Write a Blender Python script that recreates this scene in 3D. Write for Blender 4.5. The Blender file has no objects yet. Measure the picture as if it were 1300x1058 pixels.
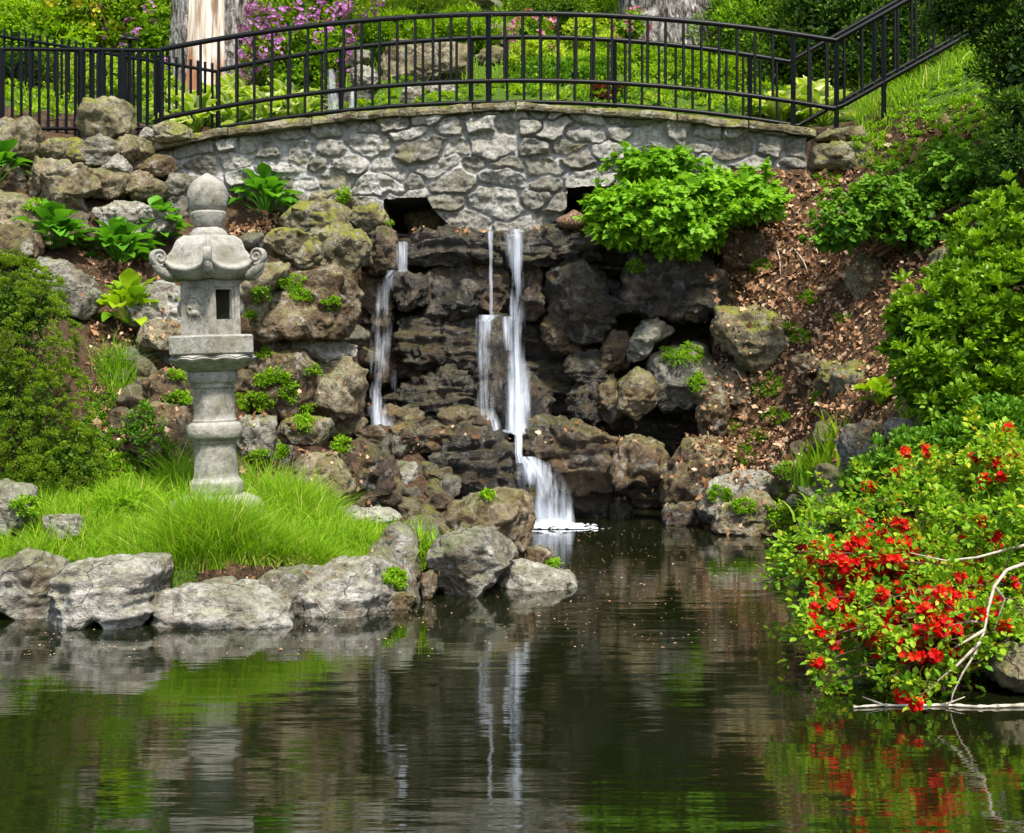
import bpy, math, random
import numpy as np
from mathutils import Vector, Matrix
rng = np.random.default_rng(7)
random.seed(7)
PI = math.pi
F = 1805.0; HX = 650.0; HY = 455.0; CZ = 1.6
scene = bpy.context.scene
COL = scene.collection

def at(px, py, Y):
    """a pixel of the photograph at distance Y (m) -> world point"""
    return Vector(((px-HX)/F*Y, Y, CZ+(HY-py)/F*Y))

# ------------------------------------------------------------------ noise
def _h(ix, iy, iz, seed):
    M = np.uint64(0xFFFFFFFF)
    h = (ix.astype(np.int64).astype(np.uint64)*np.uint64(374761393) + iy.astype(np.int64).astype(np.uint64)*np.uint64(668265263)
         + iz.astype(np.int64).astype(np.uint64)*np.uint64(2147483647) + np.uint64((seed*1274126177+99991) & 0xFFFFFFFF)) & M
    h = ((h ^ (h >> np.uint64(13)))*np.uint64(1274126177)) & M
    h = ((h ^ (h >> np.uint64(16)))*np.uint64(2246822519)) & M
    h = h ^ (h >> np.uint64(15))
    return (h & M).astype(np.float64)/4294967295.0

def vnoise(p, seed=0):
    i = np.floor(p); f = p-i; u = f*f*(3-2*f)
    ix, iy, iz = i[:, 0], i[:, 1], i[:, 2]
    r = 0
    for a in (0, 1):
        wa = u[:, 0] if a else 1-u[:, 0]
        for b in (0, 1):
            wb = u[:, 1] if b else 1-u[:, 1]
            for c in (0, 1):
                wc = u[:, 2] if c else 1-u[:, 2]
                r = r + _h(ix+a, iy+b, iz+c, seed)*wa*wb*wc
    return r*2-1

def fbm(p, seed=0, octv=4, gain=.5):
    r = 0; a = 1; t = 0
    for k in range(octv):
        r = r + a*vnoise(p*(2.03**k)+k*17.3, seed+k*7); t += a; a *= gain
    return r/t

def sstep(a, b, x):
    t = np.clip((x-a)/(b-a), 0, 1); return t*t*(3-2*t)

# ------------------------------------------------------------------ object helpers
def tag(o, label=None, cat=None, group=None, kind=None):
    if label: o['label'] = label
    if cat: o['category'] = cat
    if group: o['group'] = group
    if kind: o['kind'] = kind
    return o

def npmesh(name, chunks, mats, smooth=False, parent=None, loc=None, attrs=None):
    """chunks: list of (verts Nx3, faces Mxk, material index, per-vertex rnd or None)"""
    V = []; off = 0; LI = []; LS = []; LT = []; MI = []; R = []; ls = 0
    for v, f, mi, r in chunks:
        v = np.asarray(v, dtype=np.float64); f = np.asarray(f, dtype=np.int64)
        V.append(v); LI.append((f+off).ravel()); m, k = f.shape
        LS.append(ls+np.arange(m)*k); LT.append(np.full(m, k)); ls += m*k
        MI.append(np.full(m, mi)); off += len(v)
        R.append(np.zeros(len(v)) if r is None else np.asarray(r))
    V = np.concatenate(V); LI = np.concatenate(LI); LS = np.concatenate(LS); LT = np.concatenate(LT); MI = np.concatenate(MI); R = np.concatenate(R)
    if loc is not None: V = V-np.array(loc)
    me = bpy.data.meshes.new(name)
    me.vertices.add(len(V)); me.vertices.foreach_set('co', V.astype(np.float32).ravel())
    me.loops.add(len(LI)); me.loops.foreach_set('vertex_index', LI.astype(np.int32))
    me.polygons.add(len(LS)); me.polygons.foreach_set('loop_start', LS.astype(np.int32)); me.polygons.foreach_set('loop_total', LT.astype(np.int32))
    me.polygons.foreach_set('material_index', MI.astype(np.int32))
    me.polygons.foreach_set('use_smooth', np.full(len(LS), bool(smooth)))
    for m in (mats if isinstance(mats, (list, tuple)) else [mats]): me.materials.append(m)
    a = me.attributes.new('rnd', 'FLOAT', 'POINT'); a.data.foreach_set('value', R.astype(np.float32))
    if attrs:
        for k_, arr in attrs.items():
            a = me.attributes.new(k_, 'FLOAT', 'POINT'); a.data.foreach_set('value', np.asarray(arr, dtype=np.float32))
    me.update(); me.validate()
    o = bpy.data.objects.new(name, me); COL.objects.link(o)
    if loc is not None: o.location = loc
    if parent: o.parent = parent
    return o

def empty(name, loc, label, cat, group=None, rz=0):
    o = bpy.data.objects.new(name, None); COL.objects.link(o); o.location = loc; o.rotation_euler[2] = rz
    o.empty_display_size = .1
    return tag(o, label, cat, group)

def tube(pts, rads, seg=8, cap=True):
    """swept tube along pts"""
    P = np.array([tuple(p) for p in pts], dtype=float); n = len(P)
    rads = np.broadcast_to(np.asarray(rads, dtype=float), (n,))
    T = np.gradient(P, axis=0); T /= np.linalg.norm(T, axis=1)[:, None]+1e-12
    up = np.array([0, 0, 1.0]) if abs(T[0, 2]) < .9 else np.array([0, 1.0, 0])
    V = []
    for i in range(n):
        a = np.cross(T[i], up); a /= np.linalg.norm(a)+1e-12; b = np.cross(a, T[i]); up = b
        th = np.arange(seg)/seg*2*PI
        V.append(P[i]+rads[i]*(np.cos(th)[:, None]*a+np.sin(th)[:, None]*b))
    V = np.concatenate(V)
    Fc = []
    for i in range(n-1):
        for j in range(seg):
            Fc.append((i*seg+j, i*seg+(j+1) % seg, (i+1)*seg+(j+1) % seg, (i+1)*seg+j))
    if cap:
        c0 = len(V); V = np.vstack([V, P[0], P[-1]])
        for j in range(seg):
            Fc.append((c0, (j+1) % seg, j, c0)); Fc.append((c0+1, (n-1)*seg+j, (n-1)*seg+(j+1) % seg, c0+1))
        q = np.array(Fc[:(n-1)*seg]); t = np.array([f[:3] for f in Fc[(n-1)*seg:]])
        return V, q, t
    return V, np.array(Fc), None

def tube_chunks(pts, rads, seg=8, mi=0):
    V, q, t = tube(pts, rads, seg)
    return [(V, q, mi, None)] if t is None else [(V, q, mi, None), (V, t, mi, None)]

def boxv(x0, y0, z0, x1, y1, z1):
    V = np.array([(x, y, z) for x in (x0, x1) for y in (y0, y1) for z in (z0, z1)], dtype=float)
    Fq = np.array([(0, 1, 3, 2), (4, 6, 7, 5), (0, 4, 5, 1), (2, 3, 7, 6), (0, 2, 6, 4), (1, 5, 7, 3)])
    return V, Fq

_ico = {}
def ico(sub):
    if sub not in _ico:
        import bmesh
        bm = bmesh.new(); bmesh.ops.create_icosphere(bm, subdivisions=sub, radius=1)
        V = np.array([v.co[:] for v in bm.verts]); Fc = np.array([[v.index for v in f.verts] for f in bm.faces]); bm.free()
        V /= np.linalg.norm(V, axis=1)[:, None]
        _ico[sub] = (V, Fc)
    return _ico[sub]

# ------------------------------------------------------------------ materials
class NT:
    def __init__(s, name):
        s.m = bpy.data.materials.new(name); s.m.use_nodes = True; s.t = s.m.node_tree; s.t.nodes.clear()
        s.out = s.t.nodes.new('ShaderNodeOutputMaterial')
    def n(s, typ, **kw):
        nd = s.t.nodes.new('ShaderNode'+typ)
        for k, v in kw.items():
            if k.startswith('i_'):
                nd.inputs[k[2:].replace('_', ' ')].default_value = v
            else: setattr(nd, k, v)
        return nd
    def l(s, a, b): s.t.links.new(a, b)
    def coords(s, scale=(1, 1, 1), loc_rand=True):
        tc = s.n('TexCoord'); mp = s.n('Mapping'); mp.inputs['Scale'].default_value = scale
        s.l(tc.outputs['Object'], mp.inputs['Vector'])
        if loc_rand:
            oi = s.n('ObjectInfo'); mu = s.n('Math', operation='MULTIPLY'); mu.inputs[1].default_value = 37.0
            s.l(oi.outputs['Random'], mu.inputs[0]); s.l(mu.outputs[0], mp.inputs['Location'])
        return mp.outputs[0]
    def noise(s, vec, scale, detail=6, rough=.6, dist=0):
        nd = s.n('TexNoise'); nd.inputs['Scale'].default_value = scale; nd.inputs['Detail'].default_value = detail
        nd.inputs['Roughness'].default_value = rough; nd.inputs['Distortion'].default_value = dist
        if vec is not None: s.l(vec, nd.inputs['Vector'])
        return nd.outputs['Fac']
    def ramp(s, fac, stops, interp='LINEAR'):
        nd = s.n('ValToRGB'); cr = nd.color_ramp; cr.interpolation = interp
        while len(cr.elements) < len(stops): cr.elements.new(.5)
        for e, (p, c) in zip(cr.elements, stops):
            e.position = p; e.color = (c[0], c[1], c[2], 1) if isinstance(c, (tuple, list)) else (c, c, c, 1)
        s.l(fac, nd.inputs[0]); return nd.outputs[0]
    def mix(s, fac, a, b, mode='MIX'):
        nd = s.n('Mix', data_type='RGBA', blend_type=mode)
        for sock, v in ((nd.inputs[0], fac), (nd.inputs[6], a), (nd.inputs[7], b)):
            if isinstance(v, (int, float)): sock.default_value = v if sock.type == 'VALUE' else (v, v, v, 1)
            elif isinstance(v, tuple): sock.default_value = (v[0], v[1], v[2], 1)
            else: s.l(v, sock)
        return nd.outputs[2]
    def math(s, op, a, b=None, clamp=False):
        nd = s.n('Math', operation=op, use_clamp=clamp)
        for i, v in enumerate((a, b)):
            if v is None: continue
            if isinstance(v, (int, float)): nd.inputs[i].default_value = v
            else: s.l(v, nd.inputs[i])
        return nd.outputs[0]
    def bump(s, h, strength=.5, dist=.02, prev=None):
        nd = s.n('Bump'); nd.inputs['Strength'].default_value = strength; nd.inputs['Distance'].default_value = dist
        s.l(h, nd.inputs['Height'])
        if prev is not None: s.l(prev, nd.inputs['Normal'])
        return nd.outputs[0]
    def bsdf(s, col, rough=.8, normal=None, spec=.4, **kw):
        b = s.n('BsdfPrincipled')
        if isinstance(col, tuple): b.inputs['Base Color'].default_value = (*col, 1)
        else: s.l(col, b.inputs['Base Color'])
        if isinstance(rough, (int, float)): b.inputs['Roughness'].default_value = rough
        else: s.l(rough, b.inputs['Roughness'])
        b.inputs['Specular IOR Level'].default_value = spec
        if normal is not None: s.l(normal, b.inputs['Normal'])
        for k, v in kw.items(): b.inputs[k.replace('_', ' ')].default_value = v
        return b
    def done(s, shader):
        s.l(shader, s.out.inputs['Surface']); return s.m

def rock_mat(name, dark, mid, light, lichen=.4, moss=.3, rough=.85, spec=.3, mosscol=(.09, .11, .015), lichcol=(.52, .52, .47), bstr=.9, pits=.6, strat=1.0, stain=(.16, .085, .03), stain_a=.35):
    s = NT(name); v = s.coords((1, 1, strat)); v1 = s.coords()
    n1 = s.noise(v, 2.6, 8, .62, .4); n2 = s.noise(v, 14, 8, .7); n3 = s.noise(v1, 70, 4, .7)
    c = s.ramp(n1, [(.34, dark), (.48, mid), (.6, light)])
    c = s.mix(s.ramp(n2, [(.36, .0), (.58, .85)]), s.mix(.75, c, tuple(x*.28 for x in dark)), c)
    st = s.noise(v1, 3.3, 6, .6, .8)
    c = s.mix(s.math('MULTIPLY', s.ramp(st, [(.5, 0), (.66, 1)]), stain_a), c, stain)
    li = s.noise(v1, 6.5, 9, .72, 1.2)
    c = s.mix(s.math('MULTIPLY', s.ramp(li, [(.54, 0), (.62, 1)]), lichen), c, lichcol)
    # moss grows on the faces turned upward
    g = s.n('NewGeometry'); sx = s.n('SeparateXYZ'); s.l(g.outputs['Normal'], sx.inputs[0])
    mm = s.math('ADD', s.math('MULTIPLY', s.math('SUBTRACT', s.noise(v1, 4.2, 8, .7, .5), .5), 2.6), s.math('MULTIPLY', sx.outputs['Z'], .55))
    mo = s.ramp(mm, [(.18, 0), (.5, 1)])
    mc = s.mix(s.ramp(n2, [(.35, 0), (.65, 1)]), mosscol, tuple(x*2.1 for x in mosscol))
    c = s.mix(s.math('MULTIPLY', mo, moss), c, mc)
    c = s.mix(s.ramp(n3, [(.3, .4), (.6, 0)]), c, tuple(x*.3 for x in dark))
    vo = s.n('TexVoronoi'); vo.inputs['Scale'].default_value = 21; s.l(v1, vo.inputs['Vector'])
    pit = s.ramp(vo.outputs['Distance'], [(.0, 0), (.35, 1)])
    c = s.mix(s.math('MULTIPLY', s.math('SUBTRACT', 1.0, pit), pits*.5), c, tuple(x*.22 for x in dark))
    dv = s.n('VectorMath', operation='MULTIPLY_ADD'); nz = s.n('TexNoise'); nz.inputs['Scale'].default_value = 2.5; nz.inputs['Detail'].default_value = 5; s.l(v1, nz.inputs['Vector'])
    s.l(nz.outputs['Color'], dv.inputs[0]); dv.inputs[1].default_value = (.5, .5, .5); s.l(v, dv.inputs[2])
    ck = s.n('TexVoronoi', feature='DISTANCE_TO_EDGE'); ck.inputs['Scale'].default_value = 1.9; s.l(dv.outputs[0], ck.inputs['Vector'])
    crk = s.ramp(ck.outputs['Distance'], [(.0, .25), (.009, 1)]); crk = s.math('MAXIMUM', crk, s.ramp(s.noise(v1, 1.7, 3), [(.47, 0), (.56, 1)]))
    c = s.mix(crk, tuple(x*.25 for x in dark), c)
    h = s.math('ADD', s.math('MULTIPLY', n2, 1.0), s.math('MULTIPLY', n3, .4)); h = s.math('ADD', h, s.math('MULTIPLY', pit, .35*pits)); h = s.math('ADD', h, s.math('MULTIPLY', crk, .5))
    h = s.math('ADD', h, s.math('MULTIPLY', n1, 1.2))
    nb = s.bump(h, bstr, .05)
    return s.done(s.bsdf(c, rough, nb, spec).outputs[0])

M = {}
M['pale'] = rock_mat('pale_limestone', (.2, .18, .135), (.42, .39, .32), (.64, .61, .54), .6, .3, strat=1.8)
M['grey'] = rock_mat('grey_stone', (.11, .1, .07), (.25, .235, .18), (.42, .4, .33), .5, .4, strat=1.5)
M['tan'] = rock_mat('tan_stone', (.12, .09, .045), (.28, .225, .125), (.43, .37, .25), .35, .45)
M['brown'] = rock_mat('brown_stone', (.07, .046, .024), (.18, .125, .066), (.32, .25, .155), .4, .3)
M['moss'] = rock_mat('mossy_stone', (.1, .085, .045), (.23, .2, .11), (.38, .34, .22), .4, .85, mosscol=(.12, .125, .01))
M['wet'] = rock_mat('wet_rock_and_culvert_shade', (.008, .0065, .005), (.03, .023, .014), (.12, .095, .06), .22, .12, rough=.33, spec=.6, bstr=1.0, stain=(.12, .07, .025), stain_a=.45)
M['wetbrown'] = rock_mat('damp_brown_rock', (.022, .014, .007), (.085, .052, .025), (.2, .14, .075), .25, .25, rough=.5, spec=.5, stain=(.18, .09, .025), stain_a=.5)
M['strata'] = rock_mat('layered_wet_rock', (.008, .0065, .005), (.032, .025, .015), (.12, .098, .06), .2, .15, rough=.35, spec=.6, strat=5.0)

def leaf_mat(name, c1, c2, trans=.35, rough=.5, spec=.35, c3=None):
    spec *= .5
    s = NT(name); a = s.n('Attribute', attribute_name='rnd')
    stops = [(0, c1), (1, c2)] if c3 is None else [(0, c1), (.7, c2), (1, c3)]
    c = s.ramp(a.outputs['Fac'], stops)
    b = s.bsdf(c, rough, None, spec)
    t = s.n('BsdfTranslucent'); s.l(s.mix(1, c, (1.25, 1.25, .55), 'MULTIPLY'), t.inputs[0])
    mx = s.n('MixShader'); mx.inputs[0].default_value = trans; s.l(b.outputs[0], mx.inputs[1]); s.l(t.outputs[0], mx.inputs[2])
    return s.done(mx.outputs[0])

M['yew'] = leaf_mat('yew_leaf', (.03, .08, .004), (.2, .31, .012), .3, .55)
M['bright'] = leaf_mat('bright_leaf', (.08, .2, .006), (.34, .5, .012), .45)
M['boxleaf'] = leaf_mat('glossy_shrub_leaf', (.028, .1, .006), (.25, .42, .015), .3, .4, .45)
M['ivy'] = leaf_mat('trailing_leaf', (.035, .12, .008), (.15, .31, .015), .35, .45)
M['hosta'] = leaf_mat('hosta_leaf', (.04, .16, .01), (.13, .34, .02), .4, .4)
M['grass'] = leaf_mat('grass_blade', (.13, .27, .01), (.3, .5, .02), .45, .5, .3, (.5, .46, .12))
M['moss_leaf'] = leaf_mat('moss_leaf', (.1, .24, .008), (.28, .48, .015), .4)
M['quince'] = leaf_mat('quince_leaf', (.08, .23, .01), (.27, .44, .02), .4, .45, .35, (.5, .42, .03))
M['maple'] = leaf_mat('lobed_leaf', (.08, .23, .01), (.23, .44, .015), .4, .5)
M['conifer'] = leaf_mat('dark_conifer_leaf', (.012, .04, .005), (.06, .13, .01), .2, .6)
M['conifer_tip'] = leaf_mat('conifer_leaf', (.05, .12, .008), (.17, .28, .015), .3, .6)
M['lime'] = leaf_mat('lime_leaf', (.2, .36, .02), (.4, .5, .04), .45)
M['yellow'] = leaf_mat('yellow_leaf', (.4, .42, .03), (.68, .6, .04), .4)
M['red'] = leaf_mat('red_petal', (.36, .002, .002), (.62, .007, .003), .3, .5, .3, (.8, .05, .01))
M['purple'] = leaf_mat('purple_petal', (.34, .07, .36), (.6, .28, .6), .35, .5, .3)
M['pink'] = leaf_mat('pink_petal', (.55, .08, .25), (.7, .3, .42), .35, .5, .3)
M['cream'] = leaf_mat('cream_leaf_edge', (.42, .5, .2), (.62, .66, .36), .4)
M['litter'] = leaf_mat('dead_leaf', (.09, .042, .018), (.4, .225, .12), .1, .8, .2, (.66, .5, .33))
M['redbrown'] = leaf_mat('red_brown_leaf', (.1, .02, .01), (.25, .07, .03), .3)

def simple(name, col, rough=.6, spec=.4, nscale=30, var=.4, bstr=.3, **kw):
    s = NT(name); v = s.coords(); n = s.noise(v, nscale, 5, .6)
    c = s.ramp(n, [(.3, tuple(x*(1-var) for x in col)), (.7, tuple(min(1, x*(1+var)) for x in col))])
    return s.done(s.bsdf(c, rough, s.bump(n, bstr, .01), spec, **kw).outputs[0])

M['iron'] = simple('black_painted_iron', (.003, .0032, .004), .42, .18, 60, .5, .15)
M['twig'] = simple('pale_twig_bark', (.36, .31, .24), .8, .2, 40)
M['stem'] = simple('brown_stem', (.10, .06, .035), .9, .2, 40)
M['deadwood'] = simple('weathered_fallen_wood', (.42, .38, .3), .85, .2, 25, .6, .6)

def lantern_mat():
    s = NT('granite_of_lantern'); v = s.coords(loc_rand=False)
    n1 = s.noise(v, 260, 3, .8); n2 = s.noise(v, 7, 8, .65, .5); n3 = s.noise(v, 22, 7, .75)
    c = s.ramp(n1, [(.36, (.13, .125, .1)), (.5, (.35, .335, .285)), (.64, (.58, .565, .51))])
    c = s.mix(s.math('MULTIPLY', s.ramp(n2, [(.42, 0), (.62, 1)]), .72), c, (.15, .145, .085))
    c = s.mix(s.math('MULTIPLY', s.ramp(n3, [(.5, 0), (.62, 1)]), .65), c, (.085, .08, .06))
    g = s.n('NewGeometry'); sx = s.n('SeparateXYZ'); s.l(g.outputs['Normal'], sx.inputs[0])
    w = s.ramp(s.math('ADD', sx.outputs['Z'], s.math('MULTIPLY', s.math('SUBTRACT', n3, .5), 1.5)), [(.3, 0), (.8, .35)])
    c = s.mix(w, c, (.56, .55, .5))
    nb = s.bump(s.math('ADD', s.math('MULTIPLY', n1, .6), n3), 1.0, .014)
    return s.done(s.bsdf(c, .88, nb, .25).outputs[0])
M['lantern'] = lantern_mat()

def wall_mat():
    s = NT('mortared_fieldstone'); v = s.coords(loc_rand=False)
    st = s.n('Attribute', attribute_name='stone').outputs['Fac']; mo = s.n('Attribute', attribute_name='mortar').outputs['Fac']
    n1 = s.noise(v, 5, 8, .65, .3); n2 = s.noise(v, 24, 8, .7); n3 = s.noise(v, 110, 3, .7)
    c = s.ramp(s.math('ADD', s.math('MULTIPLY', n1, .65), s.math('MULTIPLY', st, .36)), [(.28, (.15, .14, .1)), (.5, (.33, .32, .28)), (.74, (.52, .51, .47))])
    c = s.mix(s.ramp(n2, [(.36, .75), (.56, 0)]), c, (.06, .055, .04))
    ol = s.noise(v, 3.1, 6, .6, .6)
    c = s.mix(s.math('MULTIPLY', s.ramp(ol, [(.54, 0), (.68, 1)]), .55), c, (.19, .17, .055))
    m = s.ramp(n2, [(.3, (.3, .3, .29)), (.65, (.5, .5, .49))])
    c = s.mix(mo, c, m)
    c = s.mix(s.ramp(n3, [(.32, .35), (.55, 0)]), c, (.08, .075, .06))
    h = s.math('ADD', n2, s.math('MULTIPLY', n3, .4))
    return s.done(s.bsdf(c, .88, s.bump(h, .9, .035), .25).outputs[0])
M['wall'] = wall_mat()

def bark_mat():
    s = NT('grey_furrowed_bark'); v = s.coords((1, 1, .38)); n = s.noise(v, 15, 8, .66, .9); n2 = s.noise(s.coords(), 5, 5)
    c = s.ramp(n, [(.4, (.03, .026, .022)), (.52, (.2, .185, .17)), (.64, (.44, .42, .4))])
    c = s.mix(s.math('MULTIPLY', s.ramp(n2, [(.5, 0), (.7, 1)]), .25), c, (.12, .11, .05))
    return s.done(s.bsdf(c, .9, s.bump(n, 1.0, .05), .2).outputs[0])
M['bark'] = bark_mat()
def barewood():
    s = NT('bare_pale_heartwood'); v = s.coords((1, 1, .06)); n = s.noise(v, 16, 7, .6, .2); n2 = s.noise(v, 6, 3, .5)
    c = s.ramp(n, [(.36, (.17, .11, .07)), (.47, (.4, .34, .27)), (.62, (.58, .53, .47))])
    c = s.mix(s.ramp(n2, [(.54, 0), (.6, .85)]), c, (.24, .085, .03))
    return s.done(s.bsdf(c, .8, s.bump(n, .8, .03), .2).outputs[0])
M['barewood'] = barewood()

def soil_mat():
    s = NT('soil_and_leaf_mould'); v = s.coords(loc_rand=False)
    n = s.noise(v, 9, 8, .7, .5); n2 = s.noise(v, 45, 6, .75); n3 = s.noise(v, 1.4, 5, .6)
    c = s.ramp(n2, [(.3, (.025, .014, .008)), (.5, (.11, .065, .036)), (.68, (.28, .185, .11))])
    c = s.mix(s.ramp(n, [(.4, .6), (.6, 0)]), c, (.04, .025, .015))
    gr = s.mix(s.ramp(n2, [(.4, 0), (.6, 1)]), (.02, .05, .005), (.14, .25, .02))
    gm = s.n('Attribute', attribute_name='green').outputs['Fac']
    k = s.ramp(s.math('ADD', gm, s.math('MULTIPLY', s.math('SUBTRACT', n, .5), 1.2)), [(.35, 0), (.6, 1)])
    c = s.mix(k, c, gr)
    bm = s.n('Attribute', attribute_name='bed').outputs['Fac']
    c = s.mix(bm, c, (.02, .022, .01))
    return s.done(s.bsdf(c, .95, s.bump(s.math('ADD', n2, n), 1.0, .05), .15).outputs[0])
M['soil'] = soil_mat()

def water_mat():
    s = NT('still_pond_water')
    tc = s.n('TexCoord')
    def wn(sx, sy, sc, det, ro=.5):
        mp = s.n('Mapping'); mp.inputs['Scale'].default_value = (sx, sy, 1); s.l(tc.outputs['Object'], mp.inputs[0]); return s.noise(mp.outputs[0], sc, det, ro)
    h = s.math('ADD', wn(.35, 1.6, 3.0, 3), s.math('MULTIPLY', wn(.4, 2.2, 12, 3), .13))
    b = s.bump(h, .095, .035)
    bs = s.bsdf((.006, .008, .002), .03, b, 1.0, IOR=2.2)
    bs.inputs['Coat Weight'].default_value = .0
    return s.done(bs.outputs[0])
M['water'] = water_mat()

def fall_mat(name='falling_water', dens=1.0, us=17, col=(.8, .86, .95)):
    s = NT(name); u = s.n('UVMap', uv_map='UVMap'); mp = s.n('Mapping'); mp.inputs['Scale'].default_value = (us, 1.6, 1)
    oi = s.n('ObjectInfo'); mu = s.math('MULTIPLY', oi.outputs['Random'], 50.0); s.l(mu, mp.inputs['Location']); s.l(u.outputs[0], mp.inputs[0])
    n = s.noise(mp.outputs[0], 1.0, 5, .65)
    mp2 = s.n('Mapping'); mp2.inputs['Scale'].default_value = (us*.33, 2.2, 1); s.l(u.outputs[0], mp2.inputs[0]); n2 = s.noise(mp2.outputs[0], 1.0, 3, .5)
    cov = s.n('Attribute', attribute_name='cover').outputs['Fac']
    k = s.math('ADD', s.math('MULTIPLY', s.math('SUBTRACT', n, .5), 1.5), s.math('MULTIPLY', s.math('SUBTRACT', n2, .52), 2.2))
    al = s.math('MULTIPLY', s.math('ADD', k, s.math('MULTIPLY', cov, dens), True), .82, True)
    al = s.math('MULTIPLY', al, s.ramp(cov, [(0, 0), (.25, 1)]), True)
    d = s.n('BsdfDiffuse'); d.inputs[0].default_value = (*col, 1); t = s.n('BsdfTranslucent'); t.inputs[0].default_value = (*col, 1)
    m1 = s.n('MixShader'); m1.inputs[0].default_value = .45; s.l(d.outputs[0], m1.inputs[1]); s.l(t.outputs[0], m1.inputs[2])
    g = s.n('BsdfGlossy'); g.inputs['Roughness'].default_value = .3; m2 = s.n('MixShader'); m2.inputs[0].default_value = .08; s.l(m1.outputs[0], m2.inputs[1]); s.l(g.outputs[0], m2.inputs[2])
    tr = s.n('BsdfTransparent'); m3 = s.n('MixShader'); s.l(al, m3.inputs[0]); s.l(tr.outputs[0], m3.inputs[1]); s.l(m2.outputs[0], m3.inputs[2])
    return s.done(m3.outputs[0])
M['fall'] = fall_mat()
# ------------------------------------------------------------------ world, light, camera
SUN_AZ = 20.0   # degrees to the right of the line behind the camera
SUN_EL = 57.0
world = bpy.data.worlds.new('World'); scene.world = world; world.use_nodes = True
wt = world.node_tree; wt.nodes.clear()
sky = wt.nodes.new('ShaderNodeTexSky'); sky.sky_type = 'NISHITA'; sky.sun_disc = False
bg = wt.nodes.new('ShaderNodeBackground'); wo = wt.nodes.new('ShaderNodeOutputWorld')
wt.links.new(sky.outputs[0], bg.inputs[0]); wt.links.new(bg.outputs[0], wo.inputs[0]); bg.inputs[1].default_value = .12
az = math.radians(SUN_AZ); el = math.radians(SUN_EL)
sdir = Vector((math.sin(az)*math.cos(el), -math.cos(az)*math.cos(el), math.sin(el)))   # towards the sun
sky.sun_elevation = el; sky.sun_rotation = math.atan2(sdir.x, sdir.y); sky.air_density = 1.0; sky.dust_density = 2.5; sky.ozone_density = .6
sl = bpy.data.lights.new('sun', 'SUN'); sl.energy = 3.1; sl.angle = math.radians(5.0); sl.color = (1, .955, .88)
so = bpy.data.objects.new('sun', sl); COL.objects.link(so); so.rotation_euler = sdir.to_track_quat('Z', 'Y').to_euler(); so.location = (4, -4, 12)
cam = bpy.data.cameras.new('camera'); co = bpy.data.objects.new('camera', cam); COL.objects.link(co)
co.location = (0, 0, CZ); co.rotation_euler = (PI/2, 0, 0)
cam.sensor_width = 36; cam.lens = 36*F/1300; cam.shift_y = -(529-HY)/1300; cam.clip_end = 500; cam.clip_start = .05
scene.camera = co
scene.view_settings.view_transform = 'Standard'; scene.view_settings.look = 'None'; scene.view_settings.exposure = 1.3
scene.render.engine = 'CYCLES'
cy = scene.cycles; cy.use_denoising = True; cy.max_bounces = 7; cy.diffuse_bounces = 3; cy.glossy_bounces = 3; cy.transmission_bounces = 4; cy.transparent_max_bounces = 14
cy.sample_clamp_indirect = 6; cy.caustics_reflective = False; cy.caustics_refractive = False

# ------------------------------------------------------------------ terrain
CP = [  # px, py, distance
 (276,657,10.1),(120,655,10.2),(0,665,10.2),(-150,680,10),(-450,650,10),(370,655,10.8),(200,605,11.3),(20,590,11.2),(-200,560,11.3),(250,690,9.5),(120,690,9.6),(0,700,9.6),(380,700,9.7),(180,490,12),(60,430,12.2),(-150,420,12),(50,335,13.2),(-100,320,13.2),
 (110,300,14),(200,285,14.6),(330,270,15.05),(330,325,14.8),(430,300,14.95),(250,380,14.0),(330,440,14.3),(300,520,13.6),(340,590,12.8),(430,650,12.3),(510,655,12.8),(440,560,14.2),(400,500,14.5),(400,380,14.8),
 (0,190,14.8),(-250,170,14.8),(60,166,15.4),(180,166,15.6),(-250,150,16),
 (925,215,15.1),(1010,205,15.1),(1100,205,15.0),(1000,270,14.8),(960,350,14.5),(1060,330,14.2),(1050,400,13.7),(930,480,14.4),(1030,470,13.5),(950,560,13.9),(1030,550,12.7),(1000,630,13.0),(930,640,13.7),(1090,590,11.3),(1060,660,11.5),
 (1150,560,10.8),(1180,640,9.3),(1270,720,8.2),(1330,790,7.3),(1500,700,6.5),(1500,560,8.5),(1200,430,11.8),(1300,540,9.5),(1300,400,11),(1200,310,13),(1300,240,12.6),(1500,240,12),(1150,160,14.6),(1200,90,15.2),(1290,60,15.3),(1500,0,15),
 (1110,150,16.9),(1180,120,17.2),(1270,70,17.4),(435,152,17.2),(430,110,18.2),
 (200,165,16.5),(400,160,16.5),(620,145,16.5),(830,160,16.5),(1010,165,16.6),(620,128,17.2),(300,152,17.6),(300,738,9.0),(150,735,9.0),(50,735,9.05),(420,715,9.5),(900,130,17.6),(1040,150,17.2),(620,70,19.6),(278,142,18.5),(620,0,23.5),(300,60,20.5),(250,0,23.5),(900,60,20),(950,0,22.5),(100,110,18.5),(0,60,20),(-300,60,20),(0,-10,24),(1150,60,19.5),(1250,0,20),(1500,-60,20),
]
pts = [tuple(at(*c)) for c in CP]
for x in (-22, -14, -6, 2, 10, 20): pts += [(x, 32, 11.0), (x, 48, 14)]
pts += [(-14, 9, 1.2), (-20, 2, 1.0), (-20, 16, 5), (14, 9, 3.2), (20, 2, 1.5), (20, 16, 7.5), (0, -12, .9), (-14, -12, 1), (14, -12, 1.2), (6.5, 2, .5), (6.5, 5, .5), (-12, 5.5, .4)]
pts = np.array(pts)
def _phi(r): return np.sqrt(r*r+.04)
A = _phi(np.linalg.norm(pts[:, None, :2]-pts[None, :, :2], axis=2)); nP = len(pts)
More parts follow.
